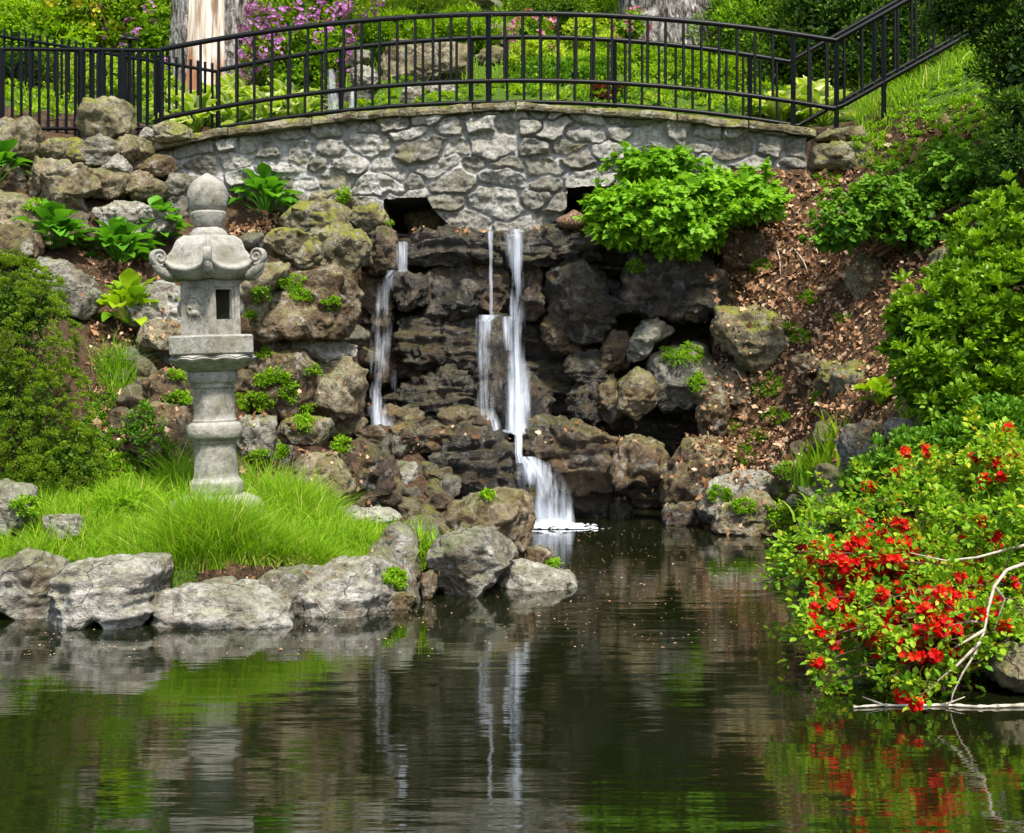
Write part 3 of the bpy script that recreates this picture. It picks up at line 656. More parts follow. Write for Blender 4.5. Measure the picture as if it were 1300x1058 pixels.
# ------------------------------------------------------------------ bridge
TOPX = [150, 190, 275, 450, 620, 655, 850, 1010, 1060]; TOPY = [193, 186, 168, 146, 135, 134, 147, 164, 172]
YW = 15.12
def wx(px, Y=YW): return (px-HX)/F*Y
def wz(py, Y=YW): return CZ+(HY-py)/F*Y
def ztop(x): return np.interp(x, [wx(p) for p in TOPX], [wz(p+8) for p in TOPY])
def bridge():
    br = empty('stone_bridge', (0, YW, 2.9), 'arched mortared fieldstone bridge wall with a flat coping above the falls', 'bridge')
    L0 = np.array(br.location)
    x0, x1 = wx(186), wx(1022); nx = 760; nz = 190
    us = np.linspace(0, 1, nx); vs = np.linspace(0, 1, nz); U, Vv = np.meshgrid(us, vs)
    X = x0+(x1-x0)*U; ZT = ztop(X); ZB = 2.55; Z = ZB+(ZT-ZB)*Vv; x = X.ravel(); z = Z.ravel(); n = len(x)
    P = np.c_[x, np.zeros(n), z]
    # irregular stones
    r = np.random.default_rng(3); seeds = []
    zz = ZB-.1; row = 0
    while zz < 4.5:
        h = r.uniform(.15, .28); xx = x0-.3+r.uniform(0, .3)
        while xx < x1+.3:
            w = r.uniform(.18, .58); seeds.append((xx+w/2, zz+h/2+r.uniform(-.05, .05), r.uniform(.6, 1.25))); xx += w
        zz += h; row += 1
    S = np.array(seeds)
    wp = np.c_[x+fbm(P*3.5, 61, 4)*.13, z+fbm(P*3.5, 62, 4)*.10]
    F1 = np.full(n, 9.); F2 = np.full(n, 9.); ID = np.zeros(n, int)
    for k, (a, b, sc) in enumerate(S):
        d = np.hypot((wp[:, 0]-a), (wp[:, 1]-b)*1.75)/sc
        m = d < F1; F2 = np.where(m, F1, np.minimum(F2, d)); ID = np.where(m, k, ID); F1 = np.where(m, d, F1)
    e = F2-F1
    prot = r.uniform(.012, .11, len(S))[ID]; tone = r.uniform(0, 1, len(S))[ID]
    gap = r.uniform(.0, .035, len(S))[ID]
    shape = sstep(0, 1, (e-gap)/.045)
    tl = r.uniform(-.25, .25, len(S))[ID]
    relief = shape*(prot+tl*(wp[:, 1]-S[ID, 1]))+shape*fbm(P*5, 63, 4)*.06+fbm(P*16, 64, 4)*.028
    lay = vnoise(np.c_[z*22, x*1.5, x*0], 65); relief += shape*lay*.012
    y = YW+abs(x-wx(655))*.02-relief
    # culvert openings pushed through the wall
    def hole(poly):
        q = np.array([(wx(a), wz(b)) for a, b in poly]); pts2 = np.c_[x+fbm(P*6, 66, 2)*.02, z+fbm(P*6, 67, 2)*.02]; ins = np.zeros(n, bool)
        for i in range(len(q)):
            a, b = q[i], q[(i+1) % len(q)]
            c = (a[1] > pts2[:, 1]) != (b[1] > pts2[:, 1]); xi = (b[0]-a[0])*(pts2[:, 1]-a[1])/((b[1]-a[1]) or 1e-9)+a[0]; ins ^= c & (pts2[:, 0] < xi)
        return ins
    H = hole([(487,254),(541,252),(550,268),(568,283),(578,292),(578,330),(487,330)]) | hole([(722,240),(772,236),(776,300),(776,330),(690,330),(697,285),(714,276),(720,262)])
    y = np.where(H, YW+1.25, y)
    V = np.c_[x, y, z]; i = (np.arange(nz-1)[:, None]*nx+np.arange(nx-1)[None, :]).ravel(); Fq = np.c_[i, i+1, i+nx+1, i+nx]
    # close it: back face, ends and top
    bk = V.copy(); bk = V.reshape(nz, nx, 3)[[0, -1]].reshape(-1, 3).copy(); bk[:, 1] = YW+1.3; b0 = n
    j = np.arange(nx-1); extra = np.vstack([np.c_[(nz-1)*nx+j, (nz-1)*nx+j+1, b0+nx+j+1, b0+nx+j], np.c_[b0+nx+j, b0+nx+j+1, b0+j+1, b0+j]])
    k = np.arange(nz-1)
    V2 = np.vstack([V, bk]); at_ = {'stone': np.r_[tone, np.zeros(2*nx)], 'mortar': np.r_[1-np.clip(shape*1.3, 0, 1), np.ones(2*nx)]}
    hf = H[Fq].any(1); w = npmesh('wall', [(V2-L0, np.vstack([Fq[~hf], extra]), 0, None), (V2-L0, Fq[hf], 1, None)], [M['wall'], M['wet']], True, attrs={k_: np.r_[v_, v_] for k_, v_ in at_.items()}); w.parent = br  # inner faces of the openings: dark rock colour painted in as culvert shade
    for xe in (x0, x1):
        Vb, Fb = boxv(xe-.02, YW+.0, 2.5, xe+.02, YW+1.3, float(ztop(xe)))
        e_ = npmesh('end_stone', [(Vb-L0, Fb, 0, None)], M['grey'], False); e_.parent = br
    # coping slabs
    cuts = [188, 292, 398, 508, 600, 655, 742, 858, 948, 1034]
    for q in range(len(cuts)-1):
        a, b = wx(cuts[q])+.008, wx(cuts[q+1])-.008; m = 46
        xs = np.linspace(a, b, m); th = .085
        ring = []
        prof = [(-.13, -.035), (-.14, 0), (-.12, .045), (0, .055), (.14, .055), (.4, .05), (.4, -.03), (.0, -.035)]
        pr = []
        for t in range(len(prof)):
            p0, p1 = prof[t], prof[(t+1) % len(prof)]; ns = 6 if t < 4 else 2
            for s_ in range(ns): pr.append((p0[0]+(p1[0]-p0[0])*s_/ns, p0[1]+(p1[1]-p0[1])*s_/ns))
        K = len(pr); V = []
        for xx in xs:
            for (yy, zz) in pr: V.append((xx, YW+yy, float(ztop(xx))+.035+zz))
        V = np.array(V); nn = fbm(V*5, 70+q, 4)*.05+fbm(V*22, 80+q, 3)*.016
        V[:, 1] += nn*(V[:, 1] < YW); V[:, 2] += fbm(V*7, 90+q, 3)*.022
        ii = np.array([(s_*K+t, s_*K+(t+1) % K, (s_+1)*K+(t+1) % K, (s_+1)*K+t) for s_ in range(m-1) for t in range(K)])
        caps = [(np.array([[t for t in range(K)][::-1]])), (np.array([[(m-1)*K+t for t in range(K)]]))]
        c = npmesh('coping_slab', [(V-L0, ii, 0, None), (V-L0, caps[0], 0, None), (V-L0, caps[1], 0, None)], M['moss'], True); c.parent = br
    # walking deck behind the coping
    xs = np.linspace(x0, x1, 60); V = []
    for xx in xs: V += [(xx, YW+.3, ztop(xx)+.015), (xx, YW+1.5, ztop(xx)+.015), (xx, YW+1.5, ztop(xx)-.3), (xx, YW+.3, ztop(xx)-.3)]
    ii = np.array([(s_*4+t, s_*4+(t+1) % 4, s_*4+4+(t+1) % 4, s_*4+4+t) for s_ in range(59) for t in range(4)])
    d = npmesh('deck', [(np.array(V)-L0, ii, 0, None)], M['grey'], False); d.parent = br
bridge()

# ------------------------------------------------------------------ railings
def quad3(p, x):
    (x0, y0), (x1, y1), (x2, y2) = p
    return y0*(x-x1)*(x-x2)/((x0-x1)*(x0-x2))+y1*(x-x0)*(x-x2)/((x1-x0)*(x1-x2))+y2*(x-x0)*(x-x1)/((x2-x0)*(x2-x1))
_bal = {}
def bar(parent, name, p0, p1, r, seg=6, flat=1.0, mi='iron'):
    p0 = Vector(p0); p1 = Vector(p1); key = (name, round(r, 4), seg)
    if key not in _bal:
        ch = tube_chunks([(0, 0, 0), (0, 0, .5), (0, 0, 1)], r, seg); o = npmesh(name, ch, M[mi], False); me = o.data; bpy.data.objects.remove(o); _bal[key] = me
    o = bpy.data.objects.new(name, _bal[key]); COL.objects.link(o); d = p1-p0
    o.parent = parent; o.location = p0-parent.location; o.scale = (1, 1, d.length); o.rotation_euler = d.to_track_quat('Z', 'Y').to_euler()
    return o
def rail(parent, name, pts_, r, seg=8):
    L0 = np.array(parent.location)
    ch = tube_chunks([np.array(p)-L0 for p in pts_], r, seg)
    return npmesh(name, ch, M['iron'], True, parent=parent)
def arched_rail(label, Y, xa, xb, topq, botq, posts, postbot, stair_top, stair_bot, sp, off, group, xend, right_corner):
    root = empty('bridge_railing', at(620, 132, Y), label, 'railing', group)
    xs = np.linspace(xa, right_corner[0], 40)
    tp = [(x, quad3(topq, x)) for x in xs]; bp = [(x, quad3(botq, x)) for x in np.linspace(botq[0][0], right_corner[1], 40)]
    st = [(x, stair_top[1]+(x-stair_top[0])*-.565) for x in np.linspace(stair_top[0]+12, xend, 12)]
    sb = [(x, stair_bot[1]+(x-stair_bot[0])*-.565) for x in np.linspace(stair_bot[0]+12, xend, 12)]
    T = tp+st; Bt = bp+sb
    rail(root, 'top_rail', [at(x, y, Y) for x, y in T], .029); rail(root, 'bottom_rail', [at(x, y, Y) for x, y in Bt], .026)
    TX, TY = np.array(T).T; BX, BY = np.array(Bt).T
    x = xa+off
    while x < xend-6:
        if all(abs(x-p) > sp*.3 for p in posts) and x > BX[0]: bar(root, 'baluster', at(x, np.interp(x, BX, BY), Y), at(x, np.interp(x, TX, TY), Y), .0158)
        x += sp
    for p, pb in zip(posts, postbot): bar(root, 'post', at(p, pb, Y), at(p, np.interp(p, TX, TY), Y), .028, 4)
    return root
arched_rail('front black iron railing arching along the coping, with a tall centre post', 15.25, 205, 1061, [(205,63),(620,18),(1061,52)], [(208,150),(620,103),(1058,138)],
            [205, 620, 1007, 1062, 1122], [160, 136, 164, 172, 150], (1061, 52), (1058, 141), 22.7, 27.0, 'bridge railings', 1330, (1061, 1058))
arched_rail('rear black iron railing on the garden side of the bridge walk', 16.5, 277, 1002, [(275,90),(620,48),(1002,79)], [(277,163),(620,130),(1013,160)],
            [277, 433, 598, 780, 952, 1110], [172, 150, 140, 146, 160, 110], (1002, 79), (1013, 160), 21.4, 24.5, 'bridge railings', 1290, (1002, 1013))

def picket_fence(label, a, b, topa, topb, bota, botb, n, over, under, posts, r, group):
    root = empty('picket_fence', at((a[0]+b[0])/2, (bota+botb)/2, (a[1]+b[1])/2), label, 'fence', group)
    P = lambda t, ya, yb, d=0: at(a[0]+(b[0]-a[0])*t, ya+(yb-ya)*t, a[1]+(b[1]-a[1])*t)
    rail(root, 'top_rail', [P(t, topa, topb) for t in (0, .5, 1)], .02, 4); rail(root, 'bottom_rail', [P(t, bota, botb) for t in (0, .5, 1)], .02, 4)
    for i in range(n):
        t = (i+.5)/n
        p0 = P(t, bota+under, botb+under); p1 = P(t, topa-over, topb-over); bar(root, 'picket', p0, p1, .0165, 4)
    for t in posts: bar(root, 'post', P(t, bota+under+6, botb+under+6), P(t, topa-over*.3, topb-over*.3), .035, 4)
    return root
picket_fence('straight front iron fence running left from the end of the arched railing', (-70, 15.28), (204, 15.28), 62, 64, 164, 163, 24, 0, 9, (.26, .63, .82), .012, 'iron picket fences left of the bridge')
picket_fence('rear iron fence whose pointed pickets rise above its sloping rail toward the left', (-90, 18.4), (274, 16.5), 31, 91, 126, 168, 40, 10, 6, (.1, .355, .594, .8), .012, 'iron picket fences left of the bridge')

def path_lamp():
    g = tz(*at(165, 60, 17.6)[:2]); p = at(165, 52, 17.6); root = empty('path_lamp', (p.x, p.y, g), 'black mushroom capped path lamp behind the iron fences', 'lamp')
    prof = [(.0, .06), (.05, .055), (.12, .03), (.15, .0), (.148, -.008), (.03, .0), (.0, .0)]
    th = np.arange(24)/24*2*PI; V = []; 
    for r_, z_ in prof: V += [(r_*math.cos(t), r_*math.sin(t), z_+p.z-g) for t in th]
    K = 24; Fq = np.array([(i*K+j, i*K+(j+1) % K, (i+1)*K+(j+1) % K, (i+1)*K+j) for i in range(len(prof)-1) for j in range(K)])
    npmesh('lamp_cap', [(np.array(V), Fq, 0, None)], M['iron'], True, parent=root)
    npmesh('lamp_post', tube_chunks([(0, 0, 0), (0, 0, (p.z-g)*.6), (0, 0, p.z-g)], .022, 10), M['iron'], True, parent=root)
path_lamp()

# ------------------------------------------------------------------ stone lantern
def lathe(prof, seg=96, fn=None):
    V = []; th = np.arange(seg)/seg*2*PI
    for r_, z_ in prof:
        for t in th:
            rr, zz = (r_, z_) if fn is None else fn(r_, z_, t)
            V.append((rr*math.sin(t), -rr*math.cos(t), zz))     # angle 0 faces the camera, growing to the right
    n = len(prof); Fq = np.array([(i*seg+j, (i+1)*seg+j, (i+1)*seg+(j+1) % seg, i*seg+(j+1) % seg) for i in range(n-1) for j in range(seg)])
    return np.array(V), Fq[:, ::-1]
def smooth_prof(p, sub=4):
    out = []
    for i in range(len(p)-1):
        for k in range(sub): t = k/sub; out.append((p[i][0]+(p[i+1][0]-p[i][0])*t, p[i][1]+(p[i+1][1]-p[i][1])*t))
    return out+[p[-1]]
def rough_up(V, seed, a=.004, f=14): 
    d = fbm(V*f, seed, 4)*a+fbm(V*60, seed+1, 2)*a*.45
    r = V.copy(); r[:, 2] *= 0; l = np.linalg.norm(r, axis=1)[:, None]+1e-6
    return V+r/l*d[:, None]+np.c_[np.zeros(len(V)), np.zeros(len(V)), d*.5]
DEL = math.radians(10)
def hexr(t, R, rnd=.0):
    """radius of a hexagon with a corner at angle DEL"""
    a = ((t-DEL) % (PI/3)); return R*math.cos(PI/6)/math.cos(a-PI/6)
def lantern():
    YL = 9.11; u = YL/F
    root = empty('stone_lantern', at(276, 657, YL), 'tall carved granite garden lantern with curled roof corners standing in the grass', 'lantern')
    H = lambda py: (657-py)*u
    def part(name, V, Fq, seed, sm=True, rgh=.004, parent=root):
        return npmesh(name, [(rough_up(V, seed, rgh), Fq, 0, None)], M['lantern'], sm, parent=parent)
    # base slab, hexagonal
    def hx(R, z0, z1, bev=.012, sub=1):
        pr = [(0.001, z0), (R-bev, z0), (R, z0+bev)]+[(R, z0+bev+(z1-z0-2*bev)*k/4) for k in range(1, 4)]+[(R, z1-bev), (R-bev, z1), (R*.6, z1), (.001, z1)]
        return lathe(pr, 120, lambda r, z, t: (hexr(t, r) if r > .01 else r, z))
    V, Fq = hx(.36, H(676), H(648)); part('base_slab', V, Fq, 1, False, .012)
    # lotus plinth
    def lot(r, z, t): return r*(1+.05*abs(math.sin(t*5+.4))*sstep(0, 1, (H(628)-z)/(H(628)-H(646)))), z
    V, Fq = lathe(smooth_prof([(.29, H(650)), (.3, H(643)), (.27, H(634)), (.2, H(628)), (.15, H(626)), (.01, H(626))]), 120, lot); part('lotus_plinth', V, Fq, 2, rgh=.01)
    # shaft
    pr = [(.01, H(628)), (.165, H(628)), (.172, H(622)), (.168, H(612)), (.15, H(608)), (.139, H(605)), (.137, H(590)), (.134, H(566)), (.134, H(563)), (.142, H(562)), (.142, H(559)), (.15, H(558)),
          (.17, H(555)), (.178, H(550)), (.177, H(544)), (.166, H(539)), (.15, H(536.5)), (.138, H(536)), (.138, H(533)), (.131, H(532)), (.129, H(510)), (.128, H(496)), (.129, H(493)), (.138, H(492)), (.139, H(489)), (.142, H(487)), (.154, H(485)), (.16, H(478)), (.158, H(472)), (.01, H(471))]
    V, Fq = lathe(smooth_prof(pr, 3), 96); part('shaft', V, Fq, 3, rgh=.006)
    # lotus bowl with scalloped petals
    zb, zt = H(472), H(451)
    def bowl(r, z, t):
        k = (z-zb)/(zt-zb); k = min(max(k, 0), 1); sc = abs(math.cos(t*6)); return r*(1+.06*sc*math.sin(k*PI)), z-(.012*(1-sc) if .6 < k < .98 else 0)
    pr = [(.01, zb), (.15, zb), (.18, zb+.012), (.215, zb+.035), (.245, zb+.06), (.266, zb+.08), (.272, zb+.088), (.262, zb+.094), (.268, zb+.1), (.25, zb+.106), (.01, zb+.106)]
    V, Fq = lathe(smooth_prof(pr, 3), 144, bowl); part('lotus_bowl', V, Fq, 4, rgh=.004)
    V, Fq = hx(.30, H(451), H(426)); part('platform', V, Fq, 5, False, .005)
    # fire box: six panels with frames, an opening on the right front panel
    R = .212; z0, z1 = H(426), H(357); fb = npmesh('fire_box', [(*hx(.155, z0, z0+.02), 0, None)], M['lantern'], False, parent=root)
    ap = R*math.cos(PI/6)
    for k in range(6):
        am = DEL+PI/6+k*PI/3; n = Vector((math.sin(am), -math.cos(am), 0)); tx = Vector((math.cos(am), math.sin(am), 0)); half = R*.5
        ch = []
        def pan(xa, xb, za, zb_, d0, d1):
            Vb, Fb = boxv(xa, d0, za, xb, d1, zb_)
            W_ = np.array([tuple(tx*v[0]+n*v[1]+Vector((0, 0, v[2]))) for v in Vb]); ch.append((W_, Fb[:, ::-1], 0, None))
        w = .034; wb = .082; wt = .046; hz = z1-z0
        pan(-half+.002, -half+w, z0, z1, ap-.045, ap); pan(half-w, half-.002, z0, z1, ap-.045, ap); pan(-half+w, half-w, z0, z0+wb, ap-.045, ap-.001); pan(-half+w, half-w, z1-wt, z1, ap-.045, ap-.001)
        if k == 0:   # opening with an inner frame
            f = .016
            pan(-half+w, -half+w+f, z0+wb, z1-wt, ap-.045, ap-.012); pan(half-w-f, half-w, z0+wb, z1-wt, ap-.045, ap-.012)
            pan(-half+w+f, half-w-f, z0+wb, z0+wb+f, ap-.045, ap-.012); pan(-half+w+f, half-w-f, z1-wt-f, z1-wt, ap-.045, ap-.012)
            nm = 'window_panel'
        elif k == 3:
            f = .016; pan(-half+w, -half+w+f, z0+wb, z1-wt, ap-.045, ap-.012); pan(half-w-f, half-w, z0+wb, z1-wt, ap-.045, ap-.012); nm = 'window_panel'
            pan(-half+w+f, half-w-f, z0+wb, z1-wt, ap-.05, ap-.04)
        else:
            pan(-half+w, half-w, z0+wb, z1-wt, ap-.045, ap-.007); nm = 'side_panel'
        p = npmesh(nm, ch, M['lantern'], False, parent=fb)
        def crv(pts_, rr, name, sc_=1.0):
            q = [tx*a+n*(ap-.005)+Vector((0, 0, z0+b)) for a, b in pts_]; return tube_chunks(q, rr, 8)
        if k == 5:   # low relief of a standing deer under a branch
            c = []
            c += crv([(-.045, .13), (-.02, .14), (.01, .137), (.035, .125)], [.012, .02, .019, .013], 'r')
            for a, b in ((-.042, -.05), (-.03, -.024), (.02, .012), (.034, .04)): c += crv([(a, .128), ((a+b)/2+.004, .1), (b, .068)], [.009, .006, .005], 'r')
            c += crv([(-.045, .137), (-.06, .16), (-.055, .18)], [.011, .008, .007], 'r'); c += crv([(-.055, .18), (-.04, .178), (-.03, .17)], [.009, .008, .004], 'r')
            c += crv([(-.052, .187), (-.06, .205), (-.05, .215)], [.004, .003, .002], 'r'); c += crv([(.036, .13), (.048, .14)], [.006, .003], 'r')
            c += crv([(-.06, .235), (-.02, .245), (.02, .23), (.055, .24)], [.005, .006, .005, .003], 'r'); c += crv([(.02, .232), (.035, .205), (.05, .2)], [.007, .01, .004], 'r')
            npmesh('deer_relief', c, M['lantern'], True, parent=p)
        if k in (1, 4):
            ce = n*(ap-.004)+Vector((0, 0, (z0+z1)/2)); c = []
            for rr, dd in ((.055, .02), (.03, .03)):
                th = np.arange(28)/28*2*PI; Vd = [tuple(ce+tx*rr*math.cos(t)+Vector((0, 0, rr*math.sin(t)))+n*dd*.6) for t in th]+[tuple(ce+tx*rr*.8*math.cos(t)+Vector((0, 0, rr*.8*math.sin(t)))+n*dd) for t in th]+[tuple(ce+tx*rr*math.cos(t)+Vector((0, 0, rr*math.sin(t)))-n*.01) for t in th]
                q = np.array([(j, (j+1) % 28, 28+(j+1) % 28, 28+j) for j in range(28)]+[(56+j, 56+(j+1) % 28, (j+1) % 28, j) for j in range(28)]); c.append((np.array(Vd), q, 0, None)); c.append((np.array(Vd), np.array([[28+j for j in range(28)]]), 0, None))
            npmesh('round_relief', c, M['lantern'], False, parent=p)
    # roof: concave upper surface, eaves lifting to the corners
    zr, ze = H(299), H(343)
    def roofr(t, k):       # outline radius at normalised slope position
        a = ((t-DEL) % (PI/3)); c = abs(a-PI/6)/(PI/6)       # 1 at corners
        return a, c
    V = []; seg = 180; rows = 26; th = np.arange(seg)/seg*2*PI
    for i in range(rows):
        k = i/(rows-1)
        for t in th:
            a, c = roofr(t, k)
            Ro = np.interp(k, [0, .2, .45, .65, .8, 1], [.1, .165, .218, .246, .28, .322])
            shape = (math.cos(PI/6)/math.cos(a-PI/6)); shape = 1+(shape-1)*min(1, k*1.3)
            rr = Ro*shape*1.04
            z = zr+np.interp(k, [0, .2, .45, .65, .8, 1], [0, -.018, -.078, -.155, -.208, -.222])+(c**3)*.068*k**2
            ridge = math.exp(-((1-c)/.13)**2)*.016*sstep(.05, .5, k)
            rr += ridge*.3
            V.append((rr*math.sin(t), -rr*math.cos(t), z+ridge*1.3+.006*math.sin(k*PI)*c))
    for (kk, dr, dz) in ((1, .004, -.014), (1, -.012, -.03), (.9, -.008, -.05), (.76, 0, -.066), (.6, 0, -.074), (.42, 0, -.07), (.0, -.09, -.07)):
        for t in th:
            a, c = roofr(t, kk); Ro = .1+(.318-.1)*kk; shape = math.cos(PI/6)/math.cos(a-PI/6); rr = Ro*shape*1.04+dr
            z = ze+(c**3)*.068*kk**2+dz
            V.append((rr*math.sin(t), -rr*math.cos(t), z))
    nr = rows+7; Fq = np.array([(i*seg+j, i*seg+(j+1) % seg, (i+1)*seg+(j+1) % seg, (i+1)*seg+j) for i in range(nr-1) for j in range(seg)])
    rf = part('roof', np.array(V), Fq, 7, True, .007)
    capV, capF = lathe(smooth_prof([(.13, zr-.05), (.128, zr-.012), (.118, zr+.012), (.098, zr+.035), (.075, zr+.05), (.06, zr+.055), (.01, zr+.056)], 3), 64); npmesh('roof_crown', [(rough_up(capV, 8, .005), capF, 0, None)], M['lantern'], True, parent=rf)
    for k in range(6):     # curled scroll at every corner
        am = DEL+k*PI/3; n = np.array([math.sin(am), -math.cos(am), 0]); tx = np.array([math.cos(am), math.sin(am), 0]); c0 = n*.352+np.array([0, 0, ze+.074])
        ch = []; pts_ = []; rr = []
        for i in range(44):
            q = i/43; a = -1.9+q*4.0*PI/2*1.75; rad = .054*(1-q*.86)
            pts_.append(c0+n*rad*math.cos(a)+np.array([0, 0, rad*math.sin(a)])); rr.append(.02*(1-q*.45))
        # a rolled band: wide across, scrolled in the corner plane
        V = []; W2 = .025
        for p_, r_ in zip(pts_, rr):
            d = (p_-c0); d /= np.linalg.norm(d)+1e-9
            for (s_, o_) in ((-1, -.6), (-1.06, .4), (-.8, 1), (.8, 1), (1.06, .4), (1, -.6)): V.append(p_+tx*W2*s_*(1-.25*0)+d*r_*o_*.62)
        K = 6; Fq = np.array([(i*K+j, i*K+(j+1) % K, (i+1)*K+(j+1) % K, (i+1)*K+j) for i in range(43) for j in range(K)]); V = np.array(V)
        ch.append((V, Fq, 0, None)); ch.append((V, np.array([[0, 1, 2, 3, 4, 5]]), 0, None))
        # solid core disc so the spiral reads as carved stone
        th2 = np.arange(24)/24*2*PI
        D = np.array([c0+n*.047*math.cos(t)+np.array([0, 0, .047*math.sin(t)])+tx*s_*.019 for s_ in (-1, 1) for t in th2])
        ch.append((D, np.array([(j, (j+1) % 24, 24+(j+1) % 24, 24+j) for j in range(24)]), 0, None)); ch.append((D, np.array([list(range(24))[::-1], list(range(24, 48))]), 0, None))
        # neck joining scroll to the ridge
        ch += tube_chunks([n*.22+np.array([0, 0, ze+.035]), n*.27+np.array([0, 0, ze+.018]), n*.315+np.array([0, 0, ze+.018])], [.018, .026, .026], 10)
        ch += tube_chunks([n*.27+np.array([0, 0, ze-.04]), n*.315+np.array([0, 0, ze-.03]), n*.352+np.array([0, 0, ze-.004]), n*.375+np.array([0, 0, ze+.03]), n*.378+np.array([0, 0, ze+.06])], [.03, .032, .03, .026, .016], 10)
        npmesh('corner_scroll', ch, M['lantern'], True, parent=rf)
    # finial
    pr = [(.01, H(289)), (.075, H(289)), (.085, H(287)), (.098, H(282)), (.109, H(276)), (.113, H(271)), (.108, H(269)), (.098, H(268.5)), (.105, H(267)), (.12, H(262)), (.128, H(255)), (.13, H(249)), (.124, H(241)), (.106, H(234)), (.078, H(228.5)), (.05, H(225)), (.028, H(222)), (.012, H(220)), (.001, H(219.5))]
    V, Fq = lathe(smooth_prof(pr, 3), 72, lambda r, z, t: (r*(1+.03*abs(math.sin(t*7))) if H(289) < z < H(270) else r, z)); part('finial', V, Fq, 9, rgh=.004)
    root.rotation_euler = (0, math.radians(-1.75), 0); root.location = at(276, 657, 10.1); root.scale = (10.1/YL,)*3
lantern()

# ------------------------------------------------------------------ falling water
def ribbon(name, secs, label, seed, bulge=.06, parent=None, cols=40, dens=1.0, kind=None, edge=.75, covk=.88):
    """secs: (px left, px right, py, distance, cover)"""
    S = np.array(secs, dtype=float); m = 90; t = np.linspace(0, len(S)-1, m)
    I = [np.interp(t, np.arange(len(S)), S[:, k]) for k in range(5)]
    V = []; UV = []; C = []; al = 0
    for i in range(m):
        if i: al += abs(I[2][i]-I[2][i-1])/F*I[3][i]+1e-4
        for j in range(cols+1):
            u = j/cols; px = I[0][i]+(I[1][i]-I[0][i])*u
            Y = I[3][i]-bulge*math.sin(u*PI); p = at(px, I[2][i], Y)
            V.append((p.x, p.y+.012*math.sin(u*23+seed), p.z)); UV.append((px/100.0*1.0, al)); e = min(u, 1-u)*2; C.append(I[4][i]*covk*min(1, e/edge+.0))
    V = np.array(V); Fq = np.array([(i*(cols+1)+j, i*(cols+1)+j+1, (i+1)*(cols+1)+j+1, (i+1)*(cols+1)+j) for i in range(m-1) for j in range(cols)])
    c = V.mean(0); o = npmesh(name, [(V, Fq, 0, None)], M['fall'], True, loc=None if parent else tuple(c), attrs={'cover': C})
    uvl = o.data.uv_layers.new(name='UVMap'); UV = np.array(UV, dtype=np.float32)
    vi = np.zeros(len(o.data.loops), dtype=np.int32); o.data.loops.foreach_get('vertex_index', vi); uvl.data.foreach_set('uv', UV[vi].ravel())
    if parent:
        o.data.transform(Matrix.Translation(-parent.location)); o.parent = parent
    else: tag(o, label, 'waterfall', 'threads of the waterfall')
    return o
def fall_root(label, p): return empty('waterfall', p, label, 'waterfall', 'streams of the waterfall')
r1 = fall_root('narrow broken left stream sliding down the rocks beside the brown boulders', at(480, 540, 14.2))
ribbon('water_sheet', [(497,520,307,14.34,.42),(498,520,325,14.3,.55),(497,519,345,14.25,.5)], '', 1, .03, r1)
ribbon('water_sheet', [(489,520,343,14.28,.6),(481,508,352,14.3,.5),(475,502,385,14.35,.42),(469,499,418,14.3,.38),(465,496,455,14.25,.42),(463,494,490,14.2,.4),(462,496,520,14.1,.5),(458,503,542,14.05,.6)], '', 2, .04, r1)
ribbon('water_trickle', [(495,505,470,14.35,.2),(494,504,520,14.3,.25)], '', 3, .02, r1)
r2 = fall_root('thin middle thread that lands on a pillar and spreads down its face', at(618, 545, 14.2))
ribbon('water_thread', [(619,627,294,14.42,.7),(620,626,330,14.38,.6),(621,626,404,14.3,.75)], '', 4, .01, r2, 10, edge=.5)
ribbon('water_sheet', [(604,640,400,14.42,.8),(602,628,408,14.36,.8),(602,625,440,14.33,.5),(603,626,480,14.3,.5),(604,629,520,14.25,.5),(600,640,548,14.15,.55)], '', 5, .05, r2)
ribbon('water_sheet', [(636,654,402,14.42,.8),(638,652,420,14.38,.7),(640,652,445,14.35,.5)], '', 6, .02, r2, 16)
r3 = fall_root('bright main stream falling from the lip slab, whitest at its foot', at(655, 548, 14.2))
ribbon('water_sheet', [(639,667,291,14.5,.5),(640,667,300,14.4,.62),(643,667,350,14.35,.5),(642,668,430,14.3,.5),(640,674,470,14.26,.85),(641,675,510,14.22,1.0),(638,679,548,14.12,1.1)], '', 7, .06, r3)
ribbon('water_sheet', [(646,662,300,14.38,.3),(646,664,430,14.25,.35),(645,671,480,14.2,.8),(641,677,549,14.06,1.1)], '', 8, .05, r3)
r4 = fall_root('lower cascade fanning out into the pool like a white veil', at(690, 660, 13.7))
ribbon('water_sheet', [(630,680,546,14.2,1.3),(640,672,549,14.05,1.3),(652,665,553,13.85,1.3),(653,664,575,13.72,1.1),(655,668,588,13.68,1.0)], '', 10, .03, r4)
ribbon('water_sheet', [(654,684,580,13.72,.75),(653,702,590,13.66,.6),(653,715,604,13.6,.5),(656,725,622,13.56,.46),(660,732,642,13.54,.52),(664,739,664,13.52,.85)], '', 11, .16, r4, 60)
ribbon('water_sheet', [(655,682,585,13.66,.5),(656,700,600,13.58,.4),(662,716,630,13.5,.32),(668,728,664,13.46,.7)], '', 12, .14, r4, 60)
